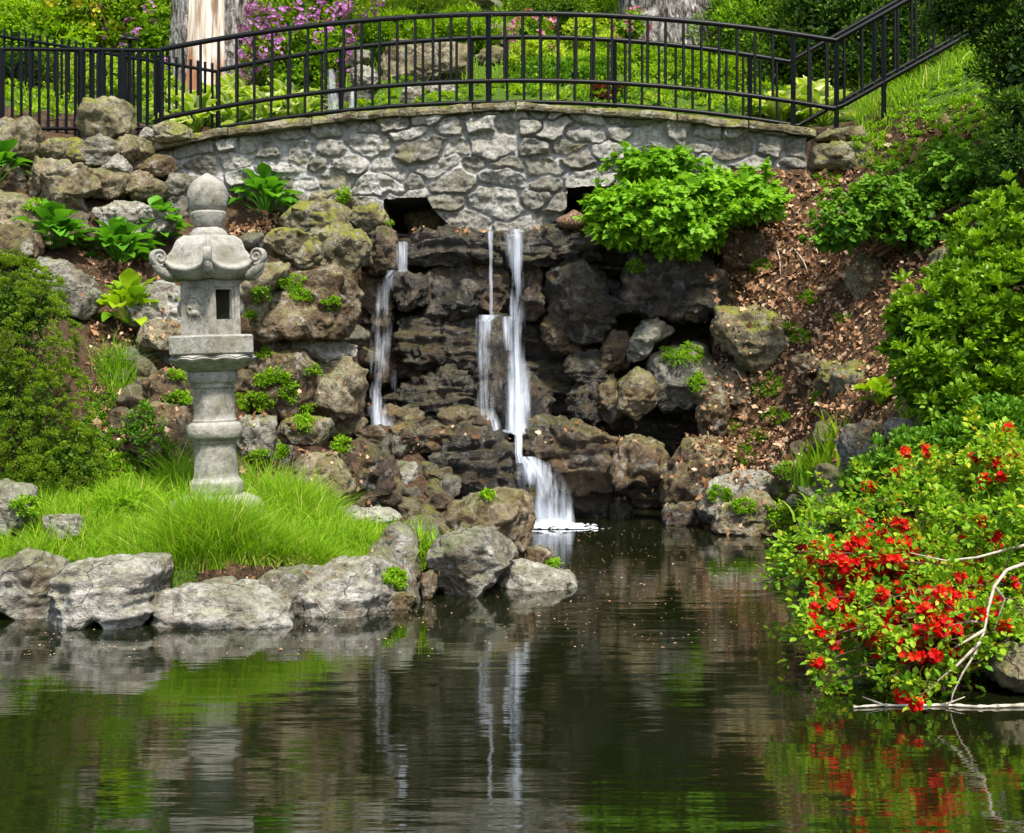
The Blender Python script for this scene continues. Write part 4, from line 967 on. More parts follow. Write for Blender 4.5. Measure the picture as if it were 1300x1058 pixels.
def foam():
    """splash foam at the foot of the lower cascade and flecks drifting from it"""
    ch = []; r = np.random.default_rng(5)
    for k in range(420):
        t = r.random()**1.2; Y = 13.75-t*1.0; px = r.normal(702, 13+t*55); c = at(px, 0, Y); s_ = r.uniform(.004, .016)*(1-.75*min(1, t*1.5))
        if t > .25 and r.random() < .55: continue
        th = np.arange(7)/7*2*PI; V = np.c_[c.x+np.cos(th)*s_*2.2*r.uniform(.7, 1.3), c.y+np.sin(th)*s_*1.2, np.full(7, .006)+r.uniform(0, .006)]; ch.append((V, np.array([list(range(7))]), 0, None))
    for k in range(1300):
        px = r.normal(701, 17); Y = r.uniform(13.3, 13.66); c = at(px, 0, Y); V, Fc = ico(2); s_ = r.uniform(.005, .02); ch.append((V*[s_*1.6, s_, s_*.6]+[c.x, c.y, .008+abs(r.normal(0, .02))*math.exp(-((px-701)/16)**2)], Fc, 0, None))
    o = npmesh('foam', ch, simple('white_foam', (.82, .86, .9), .6, .3, 40, .06), True); tag(o, kind='stuff')
foam()

# ------------------------------------------------------------------ sleeping duck
def duck():
    Yd = 14.66; p0 = at(729, 291, Yd)
    D, Fc = ico(5); x, y, z = D.T
    L = .19; V = np.c_[x*L, y*.095, z*.08]
    V[:, 2] += .075; t = (x+1)/2                      # breast on the left, tail to the right
    V[:, 2] = np.where(x > .3, V[:, 2]+.02*sstep(.3, 1, x), V[:, 2]); V[:, 1] *= 1-.55*sstep(.25, 1, x); V[:, 2] = .03+(V[:, 2]-.03)*(1-.5*sstep(.45, 1, x))+.02*sstep(.45, 1, x)
    V[:, 2] = np.maximum(V[:, 2], .0)
    # head laid back on the shoulders: pulled out of the same surface
    hc = np.array([-.0, -.015, .15]); d = np.linalg.norm((V-hc)/[.06, .05, .06], axis=1); m = (z > .2)*np.exp(-d**2*.9); V[:, 2] += m*.042
    V += (D*(fbm(V*30, 5, 3)*.004)[:, None])
    s = NT('mottled_brown_feathers'); v = s.coords((1, 1, 1), False); n = s.noise(v, 55, 4, .7); n2 = s.noise(v, 12, 3)
    c = s.ramp(n, [(.4, (.025, .014, .008)), (.5, (.12, .07, .038)), (.62, (.3, .2, .12))]); c = s.mix(s.ramp(n2, [(.4, 0), (.7, .4)]), c, (.12, .06, .04))
    m_ = s.done(s.bsdf(c, .75, s.bump(n, .4, .005), .2).outputs[0])
    o = npmesh('duck', [(V, Fc, 0, None)], m_, True); o.location = p0; tag(o, 'mottled brown duck asleep on the ledge in front of the right culvert', 'duck')
    V2, F2 = ico(3); b = npmesh('bill', [(V2*[.022, .01, .006]+[.062, -.05, .128], F2, 0, None)], simple('olive_bill', (.2, .15, .05), .5), True, parent=o)
    V3 = V2*[.075, .012, .03]; w = npmesh('wing', [(V3+[.05, -.062, .075], F2, 0, None)], m_, True, parent=o)
duck()
# ------------------------------------------------------------------ foliage
def _leaf(pts_, faces): return np.array(pts_, dtype=float), np.array(faces)
# x across, y along, z up (curl)
LEAF4 = _leaf([(0, 0, 0), (-.32, .45, .1), (0, 1, -.05), (.32, .45, .1)], [(0, 2, 1), (0, 3, 2)])
LEAF6 = _leaf([(0, 0, 0), (-.22, .25, .05), (-.27, .62, .06), (0, 1, -.1), (.27, .62, .06), (.22, .25, .05), (0, .45, -.02)], [(0, 6, 1), (1, 6, 2), (2, 6, 3), (3, 6, 4), (4, 6, 5), (5, 6, 0)])
def _lobed():
    P = [(0, 0, 0)]; ang = [-130, -100, -72, -48, -24, 0, 24, 48, 72, 100, 130]; rad = [.45, .25, .62, .38, .75, .5, .75, .38, .62, .25, .45]; rad = [.42, .22, .6, .34, .55, .78, .55, .34, .6, .22, .42]
    for a, r in zip(ang, rad): P.append((math.sin(math.radians(a))*r, .3+math.cos(math.radians(a))*r, .05*math.cos(a)))
    P.append((0, .3, .0)); c = len(P)-1
    return _leaf(P, [(c, i+1, i) for i in range(1, 11)]+[(c, 1, 0), (c, 0, 11)])
LOBED = _lobed()
NEEDLE = _leaf([(-.07, 0, 0), (.07, 0, 0), (0, 1, 0)], [(0, 1, 2)])
def petal5():
    P = [(0, 0, 0)]; Fc = []
    for k in range(5):
        a = k*2*PI/5; b = len(P)
        for da, r, z in ((-.62, .62, .2), (-.34, 1, .42), (.34, 1, .42), (.62, .62, .2)): P.append((math.sin(a+da)*r, math.cos(a+da)*r, z))
        Fc += [(0, b+1, b), (0, b+2, b+1), (0, b+3, b+2)]
    return _leaf(P, Fc)
FLOWER = petal5()

def unit(v): return v/(np.linalg.norm(v, axis=-1, keepdims=True)+1e-9)
def scatter(tmpl, pos, axis, nrm, size, rnd, mi=0, wid=1.0):
    T, Fc = tmpl; n = len(pos); k = len(T)
    a = unit(axis); x = unit(np.cross(a, nrm)); z = np.cross(x, a)
    s = np.broadcast_to(np.asarray(size, float), (n,))[:, None, None]
    V = pos[:, None, :]+s*(T[None, :, 0:1]*x[:, None, :]*wid+T[None, :, 1:2]*a[:, None, :]+T[None, :, 2:3]*z[:, None, :])
    Fa = (Fc[None]+np.arange(n)[:, None, None]*k).reshape(-1, Fc.shape[1])
    return (V.reshape(-1, 3), Fa, mi, np.repeat(np.clip(rnd, 0, 1), k))

def sph(r, n): return unit(r.normal(size=(n, 3)))
def ell_px(px, py, rx, ry, Y, rd): c = at(px, py, Y); return (np.array(c), np.array([rx/F*Y, rd, ry/F*Y]))
def clumps_on(ells, n, r, uneven=.16, inner=.0, zlow=-9, back=.35, seed=0):
    out = []; nr = []; w = np.array([e[1][0]*e[1][2] for e in ells]); w = w/w.sum()
    while len(out) < n:
        k = r.choice(len(ells), p=w); c, R = ells[k]; d = sph(r, 1)[0]
        if d[2] < zlow: continue
        if d[1] > .35 and r.random() > back: continue
        f = 1+uneven*float(fbm((d[None]*2.2+c)*1.0, seed+k, 3)[0])*2.2-abs(r.normal(0, .05))
        p = c+d*R*f
        if any(np.sum(((p-c2)/R2)**2) < .72 for j, (c2, R2) in enumerate(ells) if j != k): continue
        out.append(p); nr.append(unit(d/R))
    return np.array(out), np.array(nr)
def bush(name, ells, nc, cr, lp, ls, tmpl, mat, label, cat, seed, group=None, up=.35, uneven=.16, inner=400, wid=1.0, flat=.5, extra=None, back=.35, stems=True, mat2=None, spread=1.0, parent=None, zlow=-9, tone=0.0, rag=0, drape=False):
    r = np.random.default_rng(seed); C, N = clumps_on(ells, nc, r, uneven, back=back, seed=seed, zlow=zlow)
    C = C+(N*.5+np.array([0, 0, .6]))*(np.minimum(r.exponential(cr*rag, nc), cr*1.6)[:, None] if rag else 0)
    n = nc*lp; ci = np.repeat(np.arange(nc), lp); crs = (cr*r.uniform(.6, 1.35, nc))[ci][:, None]
    d = unit(sph(r, n)+N[ci]*.8+np.array([0, 0, up])); pos = C[ci]+d*crs*r.uniform(.3, 1.0, (n, 1))*np.array([1, 1, 1-flat*.4])
    ax = unit(d+sph(r, n)*.55*spread); nm = unit(N[ci]*.4+np.array([0, 0, .9])+sph(r, n)*.5)
    if drape: ax = unit(N[ci]*[1, 1, .1]+np.array([0, 0, -.35])+sph(r, n)*.75); nm = unit(N[ci]*.8+np.array([0, -.15, .75])+sph(r, n)*.35)
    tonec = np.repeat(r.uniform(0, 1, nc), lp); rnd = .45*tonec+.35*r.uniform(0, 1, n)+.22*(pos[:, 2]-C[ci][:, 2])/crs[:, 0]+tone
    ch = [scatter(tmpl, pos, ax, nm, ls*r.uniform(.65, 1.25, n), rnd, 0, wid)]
    # leaves inside the crown
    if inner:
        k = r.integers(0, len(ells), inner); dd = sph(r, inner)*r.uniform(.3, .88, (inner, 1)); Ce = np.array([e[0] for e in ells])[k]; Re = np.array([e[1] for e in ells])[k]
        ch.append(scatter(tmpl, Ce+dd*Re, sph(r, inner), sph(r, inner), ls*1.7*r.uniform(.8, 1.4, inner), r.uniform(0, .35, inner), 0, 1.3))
    if extra: ch += extra(r, C, N)
    mats = [M[mat]]+([M[mat2]] if mat2 else [])
    c = np.array(ells[0][0]); zb = min(e[0][2]-e[1][2]*.8 for e in ells); loc = (c[0], c[1], zb)
    if not stems:
        o = npmesh(name, ch, mats, False, loc=loc)
        return tag(o, label, cat, group)
    root = empty(name, loc, label, cat, group)
    f = npmesh('foliage', [(v-np.array(loc), fc, m, q) for v, fc, m, q in ch], mats, False, parent=root)
    sc = []
    for k in range(9 if len(ells) < 4 else 14):
        t = C[r.integers(nc)]; b = np.array(loc)+r.normal(0, .04, 3); m_ = (b+t)/2+r.normal(0, .06, 3)
        sc += tube_chunks([b-loc, m_-loc, t-loc], [.018, .011, .004], 5)
    npmesh('stems', sc, M['stem'], True, parent=root)
    return root

# ---- picking spots on what has been built
bpy.context.view_layer.update()
dg = bpy.context.evaluated_depsgraph_get()
CAMO = Vector((0, 0, CZ))
def pick(px, py):
    d = (at(px, py, 10)-CAMO).normalized(); ok, loc, nor, idx, ob, mt = scene.ray_cast(dg, CAMO, d)
    return (loc, nor, ob) if ok else (None, None, None)

def inpoly(poly, n, r):
    P = np.array(poly, float); lo, hi = P.min(0), P.max(0); out = []
    while len(out) < n:
        q = r.uniform(lo, hi); c = False
        for i in range(len(P)):
            a, b = P[i], P[(i+1) % len(P)]
            if (a[1] > q[1]) != (b[1] > q[1]) and q[0] < (b[0]-a[0])*(q[1]-a[1])/(b[1]-a[1])+a[0]: c = not c
        if c: out.append(q)
    return out

# small broken stones filling the gaps between the boulders
def fillers():
    r = np.random.default_rng(8); out = []
    for poly, n in (([(20,150),(230,150),(230,300),(60,330),(0,300),(0,170)], 70), ([(440,540),(570,560),(570,660),(440,660)], 60), ([(290,290),(500,290),(520,660),(330,640),(290,480)], 150), ([(860,300),(930,300),(930,640),(880,660)], 40), ([(140,420),(250,420),(250,600),(160,600)], 40), ([(980,560),(1110,540),(1080,690),(930,690)], 26), ([(400,640),(600,640),(560,770),(430,770)], 20), ([(0,640),(90,640),(60,760),(0,760)],4)):
        for q in inpoly(poly, n, r):
            l, nn, ob = pick(*q)
            if l is None or not ob.name.startswith('ground') or l.z < .02 or l.y > 15.2: continue
            if any((l-m).length < .13 for m in out): continue
            out.append(l)
    V0, F0 = ico(4); meshes = []
    for i, l in enumerate(out[:150]):
        s_ = r.uniform(.09, .22); k = i % 7
        if len(meshes) <= k:
            p = V0*[1, .8, .66]
            for _ in range(10):
                n_ = sph(r, 1)[0]; p = p-np.maximum(0, p@n_-(p@n_).max()*r.uniform(.6, .85))[:, None]*n_
            p = p+V0*(fbm(p*2+k*9, k, 4)*.3)[:, None]
            o = npmesh('stone', [(p, F0, 0, None)], M[['brown', 'grey', 'tan', 'moss'][k % 4]], True); meshes.append(o.data)
        else: o = bpy.data.objects.new('stone', meshes[k]); COL.objects.link(o)
        o.scale = (s_, s_, s_); o.location = l+Vector((0, .02, s_*.2)); o.rotation_euler = (r.normal(0, .3), r.normal(0, .3), r.uniform(0, 6))
        tag(o, 'one of the small broken stones wedged into the soil between the big boulders', 'stone', 'small broken stones between the boulders')
fillers()
bpy.context.view_layer.update(); dg = bpy.context.evaluated_depsgraph_get()

# dead leaves over the right slope, the left slope and the wall foot
def litter():
    r = np.random.default_rng(12); P = []; Nn = []
    for poly, n in (([(900,215),(1110,215),(1230,330),(1200,420),(1130,540),(1060,620),(1000,640),(890,600),(900,520),(900,350)], 5200), ([(290,290),(360,270),(350,300),(300,330)], 220),
                    ([(100,300),(240,330),(250,600),(130,600)], 1100), ([(860,545),(1010,545),(1000,600),(900,600)], 350), ([(1060,200),(1250,120),(1290,330),(1180,330)], 700), ([(780,640),(880,560),(1060,690),(1010,700)], 200), ([(230,735),(420,690),(520,700),(400,760)], 70), ([(460,640),(560,640),(560,760),(460,760)], 50), ([(470,540),(900,540),(900,570),(470,570)], 160), ([(500,290),(760,290),(760,298),(500,298)], 160), ([(300,480),(470,480),(470,640),(300,640)], 300)):
        for q in inpoly(poly, n, r):
            l, nn, ob = pick(*q)
            if l is None or nn.z < .12 or not ob.name.startswith(('ground', 'boulder', 'cliff')): continue
            if ob.name.startswith('boulder') and r.random() < .55: continue
            P.append(l+nn*.008); Nn.append(nn)
    P = np.array(P); Nn = np.array(Nn); n = len(P)
    # more of them than the eye can count: each spot gets three
    P = np.repeat(P, 3, 0)+r.normal(0, .03, (n*3, 3))*[1, 1, .3]; Nn = np.repeat(Nn, 3, 0); n *= 3
    o = npmesh('leaf_litter', [scatter(LOBED, P, unit(sph(r, n)+Nn*.25), unit(Nn+sph(r, n)*.75), np.clip(.02*np.exp(r.normal(.45, .5, n)), .012, .1)*np.clip((P[:, 1]-5)/9, .45, 1), r.uniform(0, 1, n)**1.2)], M['litter'], False); tag(o, kind='stuff')
litter()

# ---- grass
def blades(P, Hh, lean, w, r, bend=.5, out=None):
    n = len(P); az_ = r.uniform(0, 2*PI, n); d = np.c_[np.cos(az_), np.sin(az_), np.zeros(n)]
    if out is not None: d = unit(d*.8+np.c_[out, np.zeros(n)]); side = np.c_[-d[:, 1], d[:, 0], np.zeros(n)]
    sd = r.uniform(0, 2*PI, n); side = np.c_[np.cos(sd), np.sin(sd), np.zeros(n)]
    K = 5; V = np.zeros((n, K*2, 3)); le = lean*r.uniform(.2, 1.4, n)
    for k in range(K):
        t = k/(K-1); c = P+d*(Hh*le*(t**1.8))[:, None]+np.array([0, 0, 1])*(Hh*(t-bend*le*t**2.6*.55))[:, None]
        ww = w*(1-t**1.5)*.5+.0004; V[:, 2*k] = c-side*ww; V[:, 2*k+1] = c+side*ww
    Fq = np.array([(2*k, 2*k+1, 2*k+3, 2*k+2) for k in range(K-1)]); Fa = (Fq[None]+np.arange(n)[:, None, None]*K*2).reshape(-1, 4)
    tt = r.uniform(0, 1, n); tt = np.where(tt > .93, tt, tt*.7)
    return (V.reshape(-1, 3), Fa, 0, np.repeat(tt, K*2))
def grass_bank():
    r = np.random.default_rng(21); ch = []
    X = r.uniform(-4.8, -.75, 95000); Yv = r.uniform(8.7, 11.4, 95000); Pz = np.c_[X, Yv]; d = pond_sd(Pz); px = HX+X/Yv*F
    k = (d < -.07) & ((Yv < 10.9) | (px > 330)) & (px < 540) & ~((px < 215) & (Yv < 8.95))
    k &= (fbm(np.c_[X*1.6, Yv*1.6, X*0], 3, 3) > -.5)
    k &= ~(np.hypot(X+2.09, Yv-10.1) < .37)
    Pz = Pz[k]; pick_ = r.random(len(Pz)) < np.clip(.5+fbm(np.c_[Pz*2.2, Pz[:, :1]*0], 71, 3)*1.3, .12, 1); Pz = Pz[pick_]
    sel = r.choice(len(Pz), 2600, replace=False); Cz = Pz[sel]; d_ = pond_sd(Pz); px_ = HX+Pz[:, 0]/Pz[:, 1]*F; rim = Pz[(d_ > -.5) & (px_ > 150) & (px_ < 470) & (Pz[:, 1] < 9.6)]; Cz[:650] = rim[r.integers(0, len(rim), 650)]; hh = .6+.4*r.random(2600)+.75*fbm(np.c_[Cz*1.9, Cz[:, :1]*0], 72, 3); hh = np.clip(hh, .35, 1.7)
    per = 26; i = np.repeat(np.arange(2600), per); o_ = r.normal(0, .03, (len(i), 2)); Q = Cz[i]+o_; ok = pond_sd(Q) < -.03; Q = Q[ok]; i = i[ok]; o_ = o_[ok]
    z = terr(Q); P = np.c_[Q, z-.015]; n = len(P); px = HX+P[:, 0]/P[:, 1]*F
    Hh = r.uniform(.12, .30, n)*hh[i]; Hh = np.where((px > 215) & (px < 420), Hh*1.45, Hh*.95)
    ch.append(blades(P, Hh*r.uniform(.75, 1.35, n), .68, .0085, r, .7, o_/.05))
    # dry straw at the feet of the tufts
    m = 5000; j = r.integers(0, len(P), m); ch2 = blades(P[j]+r.normal(0, .03, (m, 3))*[1, 1, 0], r.uniform(.06, .2, m), 1.6, .005, r, .9); ch.append((ch2[0], ch2[1], 0, np.repeat(r.uniform(.9, 1, m), 10)))
    o = npmesh('grass', ch, M['grass'], False); tag(o, kind='stuff')
grass_bank()
def clump(px, py, Y, w, h, n, label, cat='grass clump', lean=.8, bw=.012, mat='grass', seed=1, name='grass_clump', group=None):
    r = np.random.default_rng(seed); l, nn, ob = pick(px, py); p = at(px, py, Y) if (l is None or abs(l.y-Y) > .8) else l
    P = np.c_[r.normal(0, w*.22, n), r.normal(0, w*.18, n), np.zeros(n)-.02]; P[:, 2] = np.clip(terr(P[:, :2]+[p[0], p[1]])-p[2], -.2, .12)-.02; Hh = h*r.uniform(.55, 1.1, n)
    o = npmesh(name, [blades(P, Hh, lean, bw, r, .9)], M[mat], False); o.location = (p[0], p[1], p[2]); tag(o, label, cat, group)
clump(150, 655, 9.7, .45, .34, 420, 'lily like leafy clump left of the lantern base', 'plant', .9, .02, seed=2, name='daylily')
clump(205, 650, 9.8, .3, .22, 160, 'short leafy clump against the left side of the lantern plinth', 'plant', 1.0, .02, seed=3, name='daylily')
clump(378, 665, 10.0, .5, .5, 520, 'tallest arching grass clump right of the lantern base', 'grass', .8, .013, seed=4)
clump(435, 690, 10.0, .5, .3, 420, 'rounded grass clump above the long rounded boulder', 'grass', .9, .01, seed=5)
clump(530, 680, 10.4, .42, .36, 340, 'spiky bright clump behind the upright grey rock', 'plant', .9, .02, seed=6, name='daylily')
clump(450, 665, 11.2, .3, .25, 120, 'small spiky clump at the left end of the flat pale slab', 'plant', .9, .015, seed=7, name='daylily')
clump(1040, 585, 12.2, .4, .42, 130, 'upright broad bladed iris clump above the right shore', 'plant', .35, .035, 'bright', seed=8, name='iris')
clump(1060, 625, 11.4, .5, .3, 240, 'spiky leafy clump below the upright grey boulder', 'plant', .9, .02, seed=9, name='daylily')
clump(150, 470, 12.3, .35, .42, 300, 'fine feathery upright clump below the small hosta', 'plant', .5, .009, 'moss_leaf', seed=10, name='feathery_plant')
clump(1165, 520, 11.0, .3, .25, 120, 'short sedge clump at the foot of the large shrub', 'grass', .6, .012, seed=11)

def meadow():
    """grass of the back garden and beside the stairs"""
    r = np.random.default_rng(31); n = 42000; X = r.uniform(-9, 9.5, n); Yv = r.uniform(14.9, 23, n); Pz = np.c_[X, Yv]; px = HX+X/Yv*F
    k = ((Yv > 16.6)) | ((px > 1085) & (px < 1300)); k &= ~((px > 1000) & (px < 1085) & (Yv < 17.6))
    k &= fbm(np.c_[X*.9, Yv*.9, X*0], 13, 3) > -.15; k |= (px > 1090) & (px < 1260)
    k &= ~((px > -200) & (px < 215) & (Yv < 18.9)); k &= ~((px > 200) & (px < 1000) & ((Yv < 18.0) | (r.random(n) < .6)))
    Pz = Pz[k]; z = terr(Pz); P = np.c_[Pz, z]; m = len(P); px = HX+P[:, 0]/P[:, 1]*F
    Hh = r.uniform(.12, .3, m); Hh = np.where((px > 1080), r.uniform(.2, .42, m)*.8, Hh)
    o = npmesh('grass', [blades(P, Hh, .7, .014, r)], M['grass'], False); tag(o, kind='stuff')
meadow()

# ---- leafy ground cover tufts on rock and soil
def tuft_at(locs, nors, sizes, leaf, mat, per, r, tm=LEAF6):
    n = len(locs)*per; i = np.repeat(np.arange(len(locs)), per); N = np.array(nors)[i]; Lc = np.array(locs)[i]; S = np.array(sizes)[i][:, None]
    d = unit(sph(r, n)+np.array([0, 0, .9])+N*.7); pos = Lc+d*S*r.uniform(.15, 1, (n, 1))*[1, 1, .7]
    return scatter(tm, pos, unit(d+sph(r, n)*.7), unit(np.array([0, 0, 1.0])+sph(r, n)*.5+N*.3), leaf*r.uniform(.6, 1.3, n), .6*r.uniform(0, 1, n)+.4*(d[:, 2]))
def ground_cover(poly, n, size, leaf, mat, per, seed, label=None, tm=LEAF6, name='ground_cover', only=None):
    r = np.random.default_rng(seed); L = []; N = []
    for q in inpoly(poly, n, r):
        l, nn, ob = pick(*q)
        if l is None or not ob.name.startswith(('ground', 'boulder')) or l.z < .03: continue
        if only and not ob.name.startswith(only): continue
        L.append(l); N.append(nn)
    if not L: return
    c = tuft_at(L, N, r.uniform(.5, 1.2, len(L))*size, leaf, mat, per, r, tm)
    if label:
        loc = np.mean(np.array(L), 0); o = npmesh(name, [c], M[mat], False, loc=tuple(loc)); tag(o, label, 'plant')
    else: o = npmesh(name, [c], M[mat], False); tag(o, kind='stuff')
    return o
ground_cover([(110,560),(200,600),(215,650),(120,650),(60,640)], 170, .07, .03, 'moss_leaf', 26, 1)
ground_cover([(120,500),(180,500),(240,600),(200,640),(130,620),(100,560)], 260, .07, .026, 'ivy', 28, 2)
ground_cover([(1090,150),(1200,60),(1290,100),(1290,260),(1180,300),(1120,240),(1080,200)], 520, .09, .032, 'moss_leaf', 26, 3)
ground_cover([(1010,610),(1090,610),(1100,700),(1020,690),(960,660)], 150, .07, .035, 'quince', 24, 4)
ground_cover([(640,70),(1000,70),(1000,165),(640,135)], 420, .15, .045, 'bright', 26, 5, only='ground')
ground_cover([(640,60),(1000,60),(1000,165),(640,135)], 330, .16, .05, 'ivy', 26, 51, only='ground')
ground_cover([(640,60),(1000,60),(1000,165),(640,135)], 150, .14, .05, 'lime', 22, 52, only='ground')
ground_cover([(330,100),(640,100),(620,130),(440,148),(330,160)], 260, .09, .04, 'bright', 22, 6, only='ground')
ground_cover([(430,0),(800,0),(800,75),(430,60)], 700, .16, .05, 'bright', 26, 7, only='ground')
ground_cover([(430,0),(800,0),(800,75),(430,60)], 260, .18, .06, 'yew', 26, 71, only='ground')
ground_cover([(0,90),(220,90),(220,160),(0,150)], 300, .14, .05, 'bright', 24, 8, only='ground')
FERN = [ # px, py, half width, half height px, label
 ((370,360,20,10),'fern tuft high on the broad brown boulder'),((382,377,13,8),'fern tuft just below the high one on the broad brown boulder'),((421,388,12,8),'lone round fern tuft on the right of the broad brown boulder'),((333,375,10,10),'fern tuft on the brown sloping rock by the roof scroll'),((319,403,6,6),'tiny fern tuft beside the lantern fire box'),
 ((335,450,12,6),'small fern tuft right of the lantern platform'),((352,478,14,8),'fern tuft on the orange brown rock'),((398,471,12,6),'small fern tuft on the pale cracked slab'),((335,484,14,7),'low fern tuft left on the orange brown rock'),((322,512,26,13),'wide fern patch right of the upper lantern shaft'),((366,498,10,16),'trailing fern on the right of the orange brown rock'),((391,520,8,7),'tiny fern at the lower end of the trailing fern'),((386,537,10,12),'fern tuft above the long fern patch'),((405,567,42,15),'long fern patch above the pale tan boulder'),((330,585,12,12),'dark leafy tuft right of the lower lantern shaft'),((352,570,14,14),'leafy tuft left of the long fern patch'),
 ((225,508,17,10),'fern patch left of the upper lantern shaft'),((225,478,10,7),'small fern under the left edge of the lantern bowl'),((500,738,13,13),'bright round tuft hanging at the water beside the brownish rock'),((707,719,12,9),'small bright tuft at the tip of the peninsula'),((620,632,8,6),'sprig on top of the craggy boulder'),
 ((865,450,26,16),'fern patch on the grey rock right of the falls'),((885,488,12,12),'fern tuft hanging below the fern patch right of the falls'),((808,340,12,9),'fern tuft on the big dark boulder'),((975,490,20,16),'leafy tuft in the litter below the layered boulder'),((938,580,26,14),'fern patch above the dark hollow rock'),((912,628,14,10),'round moss tuft on the bright pale shore rock'),((945,645,16,9),'moss tuft on the tan shore rock'),((990,655,14,9),'moss tuft at the right end of the tan shore rock'),((968,340,12,10),'sprig at the right of the lobed leaf bush'),((1070,405,10,7),'sprig beneath the shaded mossy boulder'),((1005,418,9,6),'sprig right of the layered boulder'),((1040,508,12,8),'sprig beside the larger mossy rock'),((965,555,14,8),'sprig in the litter above the fern patch'),
 ((35,645,18,12),'leafy tuft over the grey boulder at the left edge'),((435,250,8,10),'little fern in a crack of the wall foot'),((494,289,8,7),'tiny fern beside the left culvert'),((55,262,24,8),'low moss at the top of the large tan boulder'),((1020,430,14,9),'leafy sprig in the litter near the small stone of the right slope'),((985,530,18,10),'spreading sprig at the middle of the litter slope'),((1030,380,12,9),'sprig in the litter left of the shaded mossy boulder'),((925,545,16,10),'mossy tuft at the left edge of the litter slope'),((1000,600,18,10),'tuft above the flat pale stone of the right shore'),((975,250,10,10),'sprig under the wall at the top of the litter slope'),((1050,230,18,10),'low sprig in front of the squared mossy block'),((850,285,1,1),None)]
for i, ((px, py, rx, ry), lb) in enumerate(FERN):
    if not lb: continue
    r = np.random.default_rng(500+i); L = []; N = []
    for k in range(int(14+rx*ry*.22)):
        a = r.uniform(0, 2*PI); q = math.sqrt(r.random()); l, nn, ob = pick(px+math.cos(a)*q*rx, py+math.sin(a)*q*ry)
        if l is None or ob.name.startswith('water'): continue
        L.append(l); N.append(nn)
    if len(L) < 3: continue
    md = sorted(L, key=lambda l: l.y)[len(L)//2]; keep = [md]; rest = list(zip(L, N)); got = []
    ch_ = True
    while ch_:
        ch_ = False
        for it in list(rest):
            if any((it[0]-g).length < .085 for g in keep): keep.append(it[0]); got.append(it); rest.remove(it); ch_ = True
    L = [k[0] for k in got]; N = [k[1] for k in got]
    c = tuft_at(L, N, np.full(len(L), .045), .024, 'moss_leaf', 16, r); loc = np.mean(np.array(L), 0)
    o = npmesh('fern_tuft', [c], M['moss_leaf'], False, loc=tuple(loc)); tag(o, lb, 'fern')

# ---- hostas: rosettes of broad ribbed leaves
def hosta(px, py, Y, R, n, label, seed, mat='hosta', ls=.2, tall=1.0, edge=False, group=None, seeall=False):
    r = np.random.default_rng(seed); l, nn, ob = pick(px, py); p = at(px, py, Y) if (l is None or abs(l.y-Y) > .9) else l
    ch = []; NU, NV = 7, 4
    for k in range(n):
        a = k*2.4+r.normal(0, .3); q = k/n; el_ = math.radians(86-58*q+r.normal(0, 8)); L_ = ls*r.uniform(.8, 1.15); W_ = L_*r.uniform(.68, .85)*.5
        pet = R*tall*r.uniform(.45, 1.0); d = np.array([math.cos(a), math.sin(a), 0]); s_ = np.array([-math.sin(a), math.cos(a), 0]); u0 = np.array([0, 0, 1.])
        base = d*math.cos(el_)*pet+u0*math.sin(el_)*pet; V = []; e2 = el_*.9
        for i in range(NU):
            t = i/(NU-1); ee = e2-.95*t*(.4+.7*q); base_t = base+(d*math.cos((e2+ee)/2)+u0*math.sin((e2+ee)/2))*L_*t
            w = W_*(math.sin(PI*min(1, t*.92+.05)**.75))
            for j in range(NV+1):
                v = j/NV*2-1; V.append(base_t+s_*w*v+u0*(abs(v)*w*.45-.02*t+.006*math.sin(j*3.1+i)))
        V = np.array(V); Fq = np.array([(i*(NV+1)+j, i*(NV+1)+j+1, (i+1)*(NV+1)+j+1, (i+1)*(NV+1)+j) for i in range(NU-1) for j in range(NV)])
        rn = np.full(len(V), r.uniform(.1, 1))
        if edge:
            fe = np.array([f for i_, f in enumerate(Fq) if i_ % NV in (0, NV-1)]); fi = np.array([f for i_, f in enumerate(Fq) if i_ % NV not in (0, NV-1)])
            ch += [(V, fe, 1, rn), (V, fi, 0, rn)]
        else: ch.append((V, Fq, 0, rn))
        ch += [(v_, f_, 0, np.full(len(v_), .4)) for v_, f_, m_, q_ in tube_chunks([(0, 0, 0), tuple(base*.55+u0*.01), tuple(base)], .0045, 5)]
    o = npmesh('hosta', ch, [M[mat], M['cream']], True); o.location = (p[0], p[1], p[2]-.02); tag(o, label, 'hosta', group)
hosta(66, 314, 13.2, .33, 80, 'dark green hosta on the rocks above the yew', 1, ls=.19)
hosta(150, 335, 12.9, .33, 80, 'hosta clump directly left of the lantern roof', 2, ls=.19)
hosta(195, 308, 13.5, .36, 80, 'hosta clump behind the left roof scroll of the lantern', 3, ls=.19)
hosta(165, 410, 12.5, .32, 36, 'yellow green hosta beside the pale boulder left of the fire box', 4, 'bright', .2)
hosta(338, 272, 14.7, .38, 70, 'hosta growing at the wall foot right of the lantern finial', 5, ls=.2)
hosta(-4, 232, 14.0, .36, 44, 'hosta cut off by the left edge below the standing stone', 6, ls=.2)
hosta(1118, 515, 11.6, .2, 18, 'bright young hosta below the large shrub', 7, 'bright', .15)
for i, (px, py, Y) in enumerate([(250,168,16.95),(290,166,17.2),(335,164,17.0),(380,160,17.2),(315,150,17.7),(365,146,17.7),(270,150,17.8),(228,160,17.4),(300,140,18.0)]):
    hosta(px, py, Y, .34, 34, 'cream edged hosta among the row behind the left half of the railing', 20+i, 'bright', .24, 1, True, 'cream edged hostas behind the left half of the railing')
